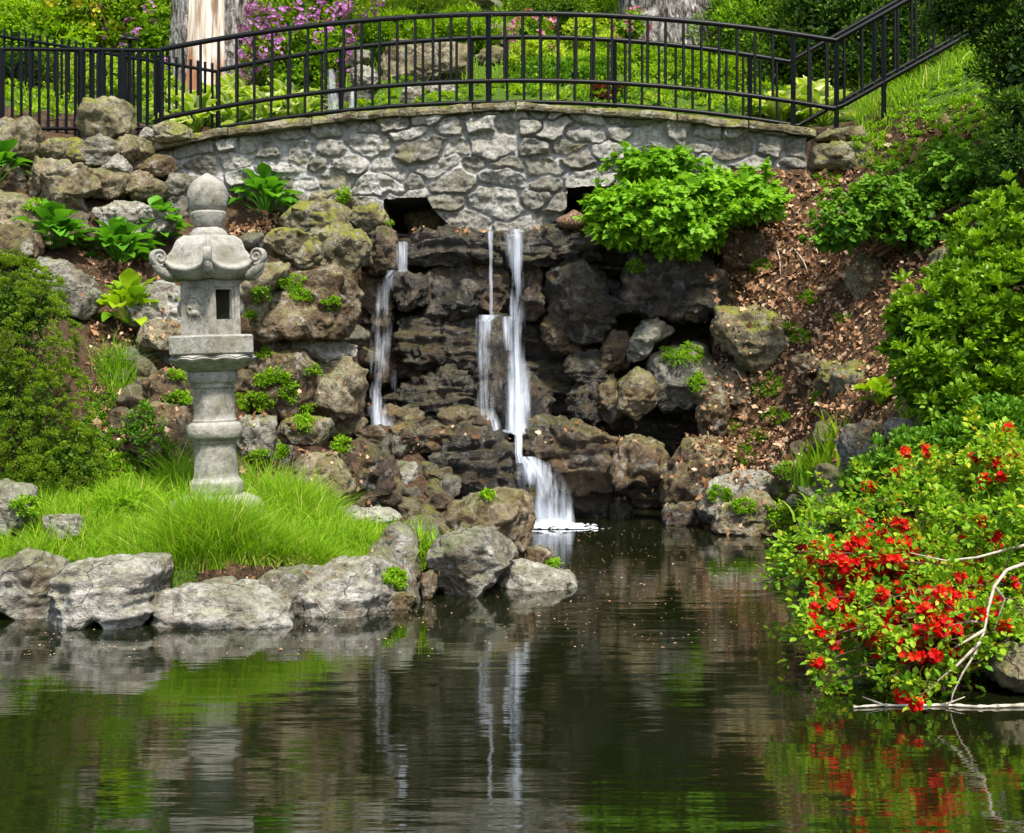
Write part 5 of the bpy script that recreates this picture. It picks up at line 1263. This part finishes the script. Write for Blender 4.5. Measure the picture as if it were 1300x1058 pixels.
for i, (px, py, Y) in enumerate([(990,160,17.1),(1018,162,17.2),(1045,158,17.3),(1030,145,17.6)]):
    hosta(px, py, Y, .34, 34, 'cream edged hosta in the patch at the foot of the stairs', 40+i, 'lime', .24, 1, True, 'cream edged hostas at the foot of the stairs')

# ---- shrubs of the near and middle distance
def yew():
    E = [ell_px(0,440,92,112,11.0,.55), ell_px(20,540,92,100,10.9,.55), ell_px(-60,470,110,150,11.1,.6), ell_px(80,596,56,58,10.8,.4), ell_px(30,385,44,50,11.2,.4)]
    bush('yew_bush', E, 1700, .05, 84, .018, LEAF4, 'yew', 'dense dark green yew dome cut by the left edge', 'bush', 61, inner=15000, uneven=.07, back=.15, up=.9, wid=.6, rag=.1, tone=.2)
yew()
bush('lobed_leaf_bush', [ell_px(830,268,66,26,14.25,.35), ell_px(895,258,56,26,14.3,.35), ell_px(836,213,44,15,14.7,.3), ell_px(955,250,30,26,14.5,.3), ell_px(865,296,42,20,14.15,.3), ell_px(785,285,26,22,14.2,.25), ell_px(780,262,22,14,14.3,.2)],
     460, .11, 14, .078, LOBED, 'maple', 'bright lobed leaf bush spilling over the rock right of the falls', 'bush', 62, inner=1200, up=.9, flat=.9, back=.2, uneven=.36, rag=.25, tone=.1, drape=True)
bush('trailing_bush', [ell_px(1105,275,52,28,13.3,.35), ell_px(1068,302,36,18,13.2,.3), ell_px(1150,255,44,30,13.4,.35), ell_px(1170,300,36,26,13.2,.3), ell_px(1215,225,40,26,13.2,.35), ell_px(1260,250,40,34,13.0,.35)],
     420, .07, 13, .055, LEAF6, 'ivy', 'trailing round leaved bush over the shaded mossy boulder', 'bush', 63, inner=1000, up=.8, wid=1.5, back=.2, zlow=-.35, uneven=.4, rag=.8, tone=.15, drape=True)
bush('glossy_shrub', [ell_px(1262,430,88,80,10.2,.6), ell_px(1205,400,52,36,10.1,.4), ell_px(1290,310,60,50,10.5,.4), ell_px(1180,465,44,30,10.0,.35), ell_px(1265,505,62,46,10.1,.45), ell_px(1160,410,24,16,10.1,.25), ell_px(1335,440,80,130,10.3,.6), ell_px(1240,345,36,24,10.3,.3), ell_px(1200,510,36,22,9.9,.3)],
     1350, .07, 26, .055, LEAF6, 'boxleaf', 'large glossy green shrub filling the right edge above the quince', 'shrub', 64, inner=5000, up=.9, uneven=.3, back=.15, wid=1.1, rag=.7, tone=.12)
bush('low_shrub', [ell_px(1200,590,80,44,9.4,.4), ell_px(1270,570,60,50,9.3,.4), ell_px(1130,610,48,30,9.6,.3)], 380, .07, 22, .045, LEAF6, 'ivy', 'darker low shrub between the large shrub and the quince', 'shrub', 65, inner=1500, up=.7, back=.2)
def conifer_shrub(name, E, n, label, seed, ls=.05, group=None, cr=.14, lp=46, inner=3000, mat='conifer', mat2='conifer_tip', cat='tree'):
    def tips(r, C, N):
        k = len(C)*12; i = np.repeat(np.arange(len(C)), 12); d = unit(sph(r, k)+N[i]+[0, 0, .7]); return [scatter(LEAF4, C[i]+d*cr*r.uniform(.7, 1.15, (k, 1)), unit(d+sph(r, k)*.5), unit(sph(r, k)+[0, 0, 1]), ls*r.uniform(.7, 1.2, k), r.uniform(0, 1, k), 1, .7)]
    return bush(name, E, n, cr, lp, ls, LEAF4, mat, label, cat, seed, inner=inner, extra=tips, mat2=mat2, wid=.6, uneven=.25, group=group, back=.3)
conifer_shrub('yew_tree', [ell_px(1300,90,42,70,12.6,.5), ell_px(1318,190,62,70,12.3,.5), ell_px(1222,12,50,24,13.0,.4), ell_px(1345,30,90,120,12.7,.6), ell_px(1290,-70,110,80,12.8,.7), ell_px(1262,40,30,30,12.8,.3)], 560, 'dark yew overhanging the top right corner', 71, .042, cr=.10, inner=5000)

# ---- flowering quince
def quince():
    r = np.random.default_rng(81)
    root_p = Vector((3.0, 7.35, .22)); root = empty('flowering_quince', root_p, 'flowering quince with scarlet blossom and pale bare branches leaning over the water', 'shrub')
    tips = []
    T = [(998,768,7.3),(1014,735,7.4),(1022,702,7.6),(1005,810,7.1),(1045,820,6.9),(1060,870,6.8),(1110,880,6.7),(1150,885,6.65),(1190,880,6.7),(990,685,8.0),(1040,650,8.3),(1080,620,8.5),(1120,600,8.6),(1150,575,8.6),(1200,600,8.4),(1240,590,8.2),(1280,560,8.0),(1290,640,7.6),(1240,670,7.4),(1180,660,7.6),(1120,680,7.5),(1070,720,7.3),(1040,760,7.1),(1080,800,6.9),(1120,830,6.75),(1160,780,6.9),(1200,740,7.0),(1250,740,7.0),(1150,720,7.2),(1090,760,7.0),(1210,840,6.7),(1225,790,6.8),(1285,700,7.2),(1230,540,8.3),(1020,790,7.0),(1100,700,7.4),(1300,600,7.6),(1130,640,8.2),(1180,620,8.2),(1060,690,7.8),(1055,835,6.8),(1090,860,6.7),(1030,720,7.4)]
    br = []; nodes = []; nd = []
    for i, t in enumerate(T*2):
        jit = 0 if i < len(T) else 1
        e = at(t[0]+r.normal(0, 14)*jit, t[1]+r.normal(0, 12)*jit, t[2]+r.normal(0, .25)*jit); b = root_p+Vector(r.normal(0, .06, 3)); m1 = b.lerp(e, .35)+Vector((r.normal(0, .05), r.normal(0, .05), .16+r.normal(0, .05))); m2 = b.lerp(e, .72)+Vector((r.normal(0, .05), r.normal(0, .05), .09+r.normal(0, .04)))
        pts_ = []
        for k in range(13):
            q = k/12; a = b.lerp(m1, q); b2 = m1.lerp(m2, q); c = m2.lerp(e, q); pts_.append(a.lerp(b2, q).lerp(b2.lerp(c, q), q)+Vector(r.normal(0, .006, 3)))
        br += tube_chunks([p-root_p for p in pts_], np.linspace(.009, .002, 13), 5)
        for k in range(3, 13):
            for s_ in range(2): nodes.append(np.array(pts_[k])+r.normal(0, .035, 3)); nd.append(np.array((pts_[min(12, k+1)]-pts_[k-1]).normalized()))
        for k in (5, 7, 9, 11):     # side shoots
            d = (pts_[min(12, k+1)]-pts_[k]).normalized()+Vector(r.normal(0, .7, 3)); d.normalize(); L_ = r.uniform(.08, .24); q = pts_[k]+d*L_+Vector((0, 0, .03))
            br += tube_chunks([pts_[k]-root_p, pts_[k].lerp(q, .5)-root_p, q-root_p], [.004, .003, .0015], 4)
            for s_ in np.linspace(.25, 1, 6): nodes.append(np.array(pts_[k].lerp(q, s_))); nd.append(np.array(d))
    npmesh('branches', br, M['stem'], True, parent=root)
    # the pale bare branch at the right
    pb = []
    for P_ in ([(1300,716,6.75),(1278,724,6.7),(1262,745,6.65),(1254,775,6.6),(1250,800,6.55),(1238,830,6.5),(1222,855,6.5),(1210,880,6.5),(1207,893,6.5)], [(1252,790,6.6),(1230,789,6.6),(1205,795,6.65)], [(1250,800,6.55),(1230,812,6.5),(1212,822,6.5)], [(1262,745,6.65),(1275,760,6.7),(1262,800,6.7)], [(1245,815,6.5),(1215,845,6.5),(1190,865,6.5)]):
        pp = [at(*q)-root_p for q in P_]; pb += tube_chunks(pp, np.linspace(.009, .003, len(pp)), 7)
    npmesh('bare_branch', pb, M['twig'], True, parent=root)
    pp = [at(*q)-root_p for q in [(1310,690,7.0),(1270,700,7.0),(1240,708,7.0),(1200,712,6.95),(1155,702,6.95)]]; npmesh('bare_branch', tube_chunks(pp, [.008, .007, .006, .004, .002], 7), M['twig'], True, parent=root)
    nodes = np.array(nodes)-np.array(root_p); nd = np.array(nd); nk = fbm(nodes*3.0, 15, 2) > -.42; nodes = nodes[nk]; nd = nd[nk]; per = 8; n = len(nodes)*per; i = np.repeat(np.arange(len(nodes)), per)
    d = unit(sph(r, n)+nd[i]*.5+[0, -.15, .35]); pos = nodes[i]+d*r.uniform(.0, .045, (n, 1)); hl = nodes[i][:, 2]
    npmesh('leaves', [scatter(LEAF6, pos, d, unit(sph(r, n)*.6+[0, 0, 1]), r.uniform(.022, .048, n), np.clip(r.uniform(0, .85, n)+.15*(hl > .7)+(r.random(n) > .95)*.5, 0, 1), 0, 1.2)], M['quince'], False, parent=root)
    # blossom: dense along the branches left of the middle
    px = HX+(nodes[:, 0]+root_p.x)/(nodes[:, 1]+root_p.y)*F; py = HY-(nodes[:, 2]+root_p.z-CZ)/(nodes[:, 1]+root_p.y)*F
    w = np.full(len(nodes), .02)
    for (a, b, rx, ry, s_) in ((1115,745,62,55,1.0),(1030,720,40,26,.5),(1030,765,45,16,.7),(1190,800,38,45,.9),(1040,835,20,30,.4),(1080,865,26,22,.6),(1140,680,26,16,.6),(1210,700,60,30,.25),(1060,700,26,20,.5),(1150,890,22,14,.5),(1090,740,20,60,.5),(985,775,12,12,1.0),(1065,810,60,12,.3),(1230,770,60,60,.18),(1260,600,40,26,.12)):
        w = np.maximum(w, s_*np.exp(-((px-a)/rx)**2-((py-b)/ry)**2))
    w = w*np.where(fbm(nodes*4.5, 33, 2) > .02, 1.75, .22); sel = np.where(r.random(len(nodes)) < w*.72)[0]; per = 11; k = np.repeat(sel, per); n = len(k); d = unit(sph(r, n)+[0, -.7, .3])
    pos = nodes[k]+d*r.uniform(.005, .04, (n, 1)); npmesh('blossom', [scatter(FLOWER, pos, unit(np.cross(d, sph(r, n))), d, r.uniform(.015, .026, n), r.uniform(0, 1, n)**1.6)], M['red'], False, parent=root)
quince()
def log():
    pts_ = [at(1083,903,6.50), at(1120,899,6.53), at(1160,900,6.52), at(1200,897,6.54), at(1240,899,6.5), at(1280,898,6.52), at(1345,897,6.55)]
    p0 = pts_[3]; P_ = [Vector((p.x, p.y, .006))-Vector((p0.x, p0.y, 0)) for p in pts_]; Q = []
    for i in range(len(P_)-1):
        for k in range(8): Q.append(P_[i].lerp(P_[i+1], k/8))
    V, q, t = tube(Q, [.0095-.005*i/len(Q)+.003*math.sin(i*1.7)*math.sin(i*.37) for i in range(len(Q))][::-1], 12); V = V+unit(V*[0, 1, 1])*(fbm(V*25, 4, 3)*.008)[:, None]
    o = npmesh('fallen_branch', [(V, q, 0, None), (V, t, 0, None)], M['deadwood'], True); o.location = (p0.x, p0.y, 0); tag(o, 'pale fallen branch floating at the right below the quince', 'branch')
    ts = empty
    for k, (a, b) in enumerate((((1120,899),(1095,893)), ((1200,897),(1225,888)))):
        u_, v_ = at(*a, 6.53)-p0, at(*b, 6.55)-p0; npmesh('twig', tube_chunks([(u_.x, u_.y, .01), (v_.x, v_.y, .04)], [.006, .002], 6), M['deadwood'], True, parent=o)
log()
def sticks():
    r = np.random.default_rng(91)
    for i, (a, b, lb) in enumerate((((985,315),(990,350),'pale stick standing in the leaf litter below the lobed leaf bush'),((1008,318),(1028,355),'thin slanting stick in the litter right of the layered boulder'),((928,468),(940,482),'short broken stick left of the layered boulder'),((212,745),(222,778),'thin grey root hanging between the two pale shore boulders'),((1205,620),(1222,645),'pale twig low in the shrub above the quince'))):
        l1, n1, _ = pick(*a); l2, n2, _ = pick(*b)
        if l1 is None or l2 is None: continue
        p0 = l1; npm = npmesh('stick', tube_chunks([Vector((0, -.03, .01)), (l2-l1)*.5+Vector((.01, -.05, .03)), (l2-l1)+Vector((0, -.03, .01))], np.array([.009, .007, .004])*(.6 if i == 3 else 1), 6), M['stem' if i == 3 else 'twig'], True); npm.location = p0; tag(npm, lb, 'stick')
sticks()

# ---- garden behind: trees, flowering shrubs, conifers
def trunk(name, px, wpx, Y, py_base, label, seed, bare=None, hgt=11, crownc=None, flare=1.5, cat='tree'):
    zb = tz(*at(px, 0, Y-wpx/1805*Y)[:2])-.25; R = wpx/2/F*Y; x0 = at(px, 0, Y).x; root = empty(name, (x0, Y, zb), label, cat); seg = 220; rows = 260; V = []; th = np.arange(seg)/seg*2*PI
    ks = np.linspace(0, 1, rows)
    Z = ks*hgt; RR = R*(1-.35*ks)*(1+(flare-1)*np.exp(-Z/.55)); Tg, Zg = np.meshgrid(th, Z); Rg = np.repeat(RR[:, None], seg, 1)
    X = np.sin(Tg)*Rg; Yg = -np.cos(Tg)*Rg; P = np.c_[X.ravel(), Yg.ravel(), Zg.ravel()]
    fl = 1+.12*np.sin(Tg*5+seed).ravel()*np.exp(-P[:, 2]/.8)
    rg = 1-np.abs(fbm(np.c_[P[:, 0]*9, P[:, 1]*9, P[:, 2]*1.6], seed, 4)); dd = (rg-.75)*.11+fbm(P*1.2, seed+2, 3)*.06
    if bare:
        an = ((Tg.ravel()+PI) % (2*PI))-PI; wv = an+.07*fbm(np.c_[P[:, 2]*1.1, P[:, 0]*0, P[:, 0]*0], seed+9, 3); inb = sstep(bare[0]-.05, bare[0]+.03, wv)*(1-sstep(bare[1]-.03, bare[1]+.05, wv)); dd = dd*(1-inb)-inb*.06
    P[:, :2] *= (fl*(1+dd/R))[:, None]
    Fq = (np.arange(rows-1)[:, None]*seg+np.arange(seg)[None]).ravel(); j = Fq % seg; nx_ = np.where(j == seg-1, Fq-seg+1, Fq+1); Fa = np.c_[Fq, nx_, nx_+seg, Fq+seg]
    if bare:
        m = inb[Fa].mean(1) > .5; npmesh('trunk', [(P, Fa[~m], 0, None)], M['bark'], True, parent=root); npmesh('bare_wood', [(P, Fa[m], 0, None)], M['barewood'], True, parent=root)
    else: npmesh('trunk', [(P, Fa, 0, None)], M['bark'], True, parent=root)
    r = np.random.default_rng(seed); E = [(np.array([r.normal(0, 1.6), r.normal(0, 1.4)+.8, hgt+r.uniform(-.5, 1.8)]), np.array([r.uniform(1.3, 2.2)]*2+[1.2])) for _ in range(7)]
    C, N = clumps_on(E, 420, r, .2, back=1); n = 420*16; i = np.repeat(np.arange(420), 16); d = sph(r, n)
    npmesh('crown', [scatter(LEAF6, C[i]+d*.35*r.uniform(.2, 1, (n, 1)), d, sph(r, n), r.uniform(.1, .18, n), r.uniform(0, 1, n))], M['bright'], False, parent=root)
    lb = []
    for e in E[:6]: lb += tube_chunks([(0, 0, hgt*.8), tuple(e[0]*[.5, .5, .95]), tuple(e[0])], [R*.4, R*.25, R*.1], 8)
    npmesh('limb', lb, M['bark'], True, parent=root)
trunk('oak_tree', 276, 118, 18.8, 150, 'large trunk with a strip of bare pale wood behind the left end of the railing', 3, (-.52, .36), 9.5)
trunk('oak_tree', 846, 116, 20.3, 75, 'big grey furrowed trunk behind the right half of the railing', 5, None, 10)

def flowering(name, E, n, label, seed, fm, frac, leafm='bright', ls=.06, cr=.13, fs=.04):
    def fl(r, C, N):
        m = r.random(len(C)) < frac; m &= (fbm(C*1.6, seed, 2) > -.25); c = C[m]; N = N[m]
        if not len(c): return []
        k = len(c)*12; i = np.repeat(np.arange(len(c)), 12); d = unit(sph(r, k)+N[i]*.8); return [scatter(FLOWER, c[i]+N[i]*cr*.8+d*cr*.55, unit(np.cross(d, sph(r, k))), d, fs*r.uniform(.7, 1.2, k), r.uniform(0, 1, k), 1)]
    return bush(name, E, n, cr, 14, ls, LEAF6, leafm, label, 'shrub', seed, inner=900, extra=fl, mat2=fm, uneven=.22, back=.25)
flowering('rhododendron', [ell_px(385,10,58,60,18.3,.6), ell_px(380,80,40,50,18.0,.45), ell_px(425,-10,40,55,18.4,.5), ell_px(345,60,26,60,18.2,.4), ell_px(410,60,26,40,18.0,.4)], 420, 'purple flowering rhododendron right of the trunk with bare wood', 201, 'purple', .7, fs=.024)
flowering('rhododendron', [ell_px(185,10,46,48,19.2,.6), ell_px(155,-20,50,50,19.4,.6), ell_px(200,60,26,40,18.9,.4)], 260, 'sparser purple flowering shrub left of the trunk with bare wood', 202, 'purple', .4, fs=.024)
flowering('azalea', [ell_px(95,8,60,30,19.8,.6), ell_px(140,30,36,22,19.6,.5)], 240, 'yellow flowering azalea at the top left above the fences', 203, 'yellow', .75, fs=.028)
bush('garden_shrub', [ell_px(40,50,60,36,19.4,.6), ell_px(110,70,60,30,19.2,.6), ell_px(-50,60,70,50,19.6,.6)], 420, .13, 15, .07, LEAF6, 'bright', 'bright green shrub behind the left fences', 'shrub', 204, inner=900)
bush('garden_shrub', [ell_px(120,110,70,34,18.6,.5), ell_px(190,120,40,34,18.5,.4)], 300, .12, 15, .06, LEAF6, 'lime', 'lime green low shrub seen through the left fence pickets', 'shrub', 205, inner=700)
conifer_shrub('yew_shrub', [ell_px(32,92,30,16,18.2,.3)], 60, 'small dark spreading shrub behind the far left pickets', 206, .05, cat='shrub', inner=300)
conifer_shrub('dwarf_conifer', [ell_px(705,12,44,28,20.4,.5)], 140, 'round dwarf conifer behind the top of the centre railing', 207, .045, cat='shrub', inner=900, mat='conifer_tip', mat2='bright')
conifer_shrub('dwarf_conifer', [ell_px(545,22,60,14,20.6,.4)], 120, 'low spreading dwarf conifer above the broad flat faced rock', 208, .045, cat='shrub', inner=600, mat='yew', mat2='bright')
conifer_shrub('dwarf_conifer', [ell_px(270,-8,60,14,22.6,.4)], 80, 'dark low conifer above the trunk base on the left', 209, .05, cat='shrub', inner=400)
bush('yellow_plant', [ell_px(560,-2,30,14,21.4,.3)], 70, .1, 18, .06, LEAF6, 'yellow', 'bright yellow plant at the top edge above the low conifer', 'plant', 210, inner=100, stems=False)
bush('yellow_plant', [ell_px(665,80,16,24,18.6,.2), ell_px(692,68,20,14,18.7,.2), ell_px(715,88,22,12,18.5,.2)], 90, .08, 18, .06, LEAF6, 'lime', 'upright yellow leaved plant just right of the centre post', 'plant', 211, inner=100, stems=False, tone=.4)
bush('yellow_plant', [ell_px(750,42,28,16,19.6,.3), ell_px(770,60,20,10,19.4,.2)], 80, .09, 18, .06, LEAF6, 'lime', 'yellow fern like plant left of the big grey trunk', 'plant', 212, inner=100, stems=False, tone=.45)
flowering('azalea', [ell_px(680,46,22,16,19.2,.25)], 40, 'small pink azalea behind the railing right of the centre post', 213, 'pink', .6, fs=.022)
flowering('azalea', [ell_px(800,35,12,10,19.4,.2)], 20, 'tiny pink azalea beside the big grey trunk', 214, 'pink', .5, fs=.02)
bush('red_leaved_plant', [ell_px(770,118,18,9,17.5,.15)], 40, .06, 16, .05, LEAF6, 'redbrown', 'low red brown plant behind the railing', 'plant', 215, inner=60, stems=False)
bush('fern', [ell_px(500,45,60,20,19.4,.4), ell_px(590,40,40,20,19.5,.3)], 260, .11, 18, .08, LEAF6, 'bright', 'bed of bright green ferns above the flat faced rock', 'fern', 216, inner=400, stems=False, wid=.5)
bush('garden_shrub', [ell_px(820,95,90,30,18.8,.4), ell_px(900,110,60,34,18.5,.4)], 420, .1, 18, .055, LEAF6, 'bright', 'low leafy shrub bed in front of the big grey trunk', 'shrub', 217, inner=900)
bush('garden_shrub', [ell_px(720,105,60,26,18.3,.35)], 220, .09, 18, .05, LEAF6, 'ivy', 'mid green leafy mound behind the railing right of centre', 'shrub', 218, inner=500)
for i, (px, py, rx, ry, Y, lb) in enumerate([(960,50,66,66,19.6,'yellowish green conifer right of the big grey trunk'),(1055,30,66,90,18.4,'dark conifer behind the corner of the railing'),(1140,30,66,100,18.3,'dark conifer behind the lower flight of the stair rail'),(1000,100,60,40,18.9,'low dark conifer above the pale hostas'),(1215,-30,80,80,18.6,'dark conifer at the top edge above the stairs')]):
    conifer_shrub('conifer', [ell_px(px,py,rx,ry,Y,.7), ell_px(px+10,py-ry*.9,rx*.8,ry*.8,Y+.3,.6)], 230, lb, 300+i, .07, cr=.17, lp=26, inner=1500, mat='conifer_tip' if i == 0 else 'conifer', mat2='moss_leaf' if i == 0 else 'conifer_tip')
# wood closing the hillside behind the garden
def wood():
    r = np.random.default_rng(401); n = 30
    xs = np.linspace(-17, 17, n)
    for i, x in enumerate(xs):
        Y = 25.5+2.2*math.sin(i*2.1); x = x+r.normal(0, .3); g = tz(x, Y); hh = r.uniform(4.5, 6.5)
        E = [(np.array([x+r.normal(0, .3), Y+r.normal(0, .3), g+hh*k]), np.array([1.15*(1.15-k*.6), 1.0, hh*.2])) for k in (.12, .35, .58, .8)]
        root = empty('woodland_tree', (x, Y, g), 'one of the bushy woodland trees closing the slope at the top of the picture', 'tree', 'bushy trees at the top of the slope')
        C, N = clumps_on(E, 210, r, .25, back=.25); m = 210*20; k = np.repeat(np.arange(210), 20); d = unit(sph(r, m)+N[k]*.5); loc = np.array([x, Y, g])
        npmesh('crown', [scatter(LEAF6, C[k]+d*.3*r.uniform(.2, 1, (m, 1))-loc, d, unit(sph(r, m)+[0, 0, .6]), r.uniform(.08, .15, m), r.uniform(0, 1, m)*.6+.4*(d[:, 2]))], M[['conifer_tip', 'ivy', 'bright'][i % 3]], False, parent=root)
        npmesh('trunk', tube_chunks([(0, 0, 0), (0.05, 0, hh*.5), (0, 0, hh*.85)], [.13, .09, .04], 10), M['bark'], True, parent=root)
wood()
# small fall of the back garden
rb = empty('waterfall', at(430, 145, 17.6), 'small double stream in the back garden seen through the left railing', 'waterfall', 'streams of the waterfall')
ribbon('water_sheet', [(414,424,88,17.66,.3),(412,430,112,17.6,.38),(414,442,150,17.5,.42)], '', 21, .03, rb, 16)
ribbon('water_sheet', [(442,453,112,17.66,.3),(442,456,132,17.6,.36),(441,459,150,17.5,.42)], '', 22, .02, rb, 12)

# ---- drifting petals and scraps on the pond
def scraps():
    r = np.random.default_rng(95); n = 520; Y = r.uniform(7.8, 13.6, n); px = r.normal(760, 110, n)
    Y2 = r.uniform(7.6, 9.2, 260); px2 = r.uniform(20, 560, 260); Y = np.r_[Y, Y2]; px = np.r_[px, px2]; X = (px-HX)/F*Y
    k = pond_sd(np.c_[X, Y]) > .06; P = np.c_[X, Y, np.full(len(X), .006)][k]; n = len(P); a = r.uniform(0, 2*PI, n)
    o = npmesh('floating_leaves', [scatter(LEAF4, P, np.c_[np.cos(a), np.sin(a), a*0], np.tile([0, 0, 1.], (n, 1)), r.uniform(.006, .02, n)*np.where(r.random(n) > .93, 1.8, 1), r.uniform(.5, 1, n))], M['litter'], False); tag(o, kind='stuff')
scraps()
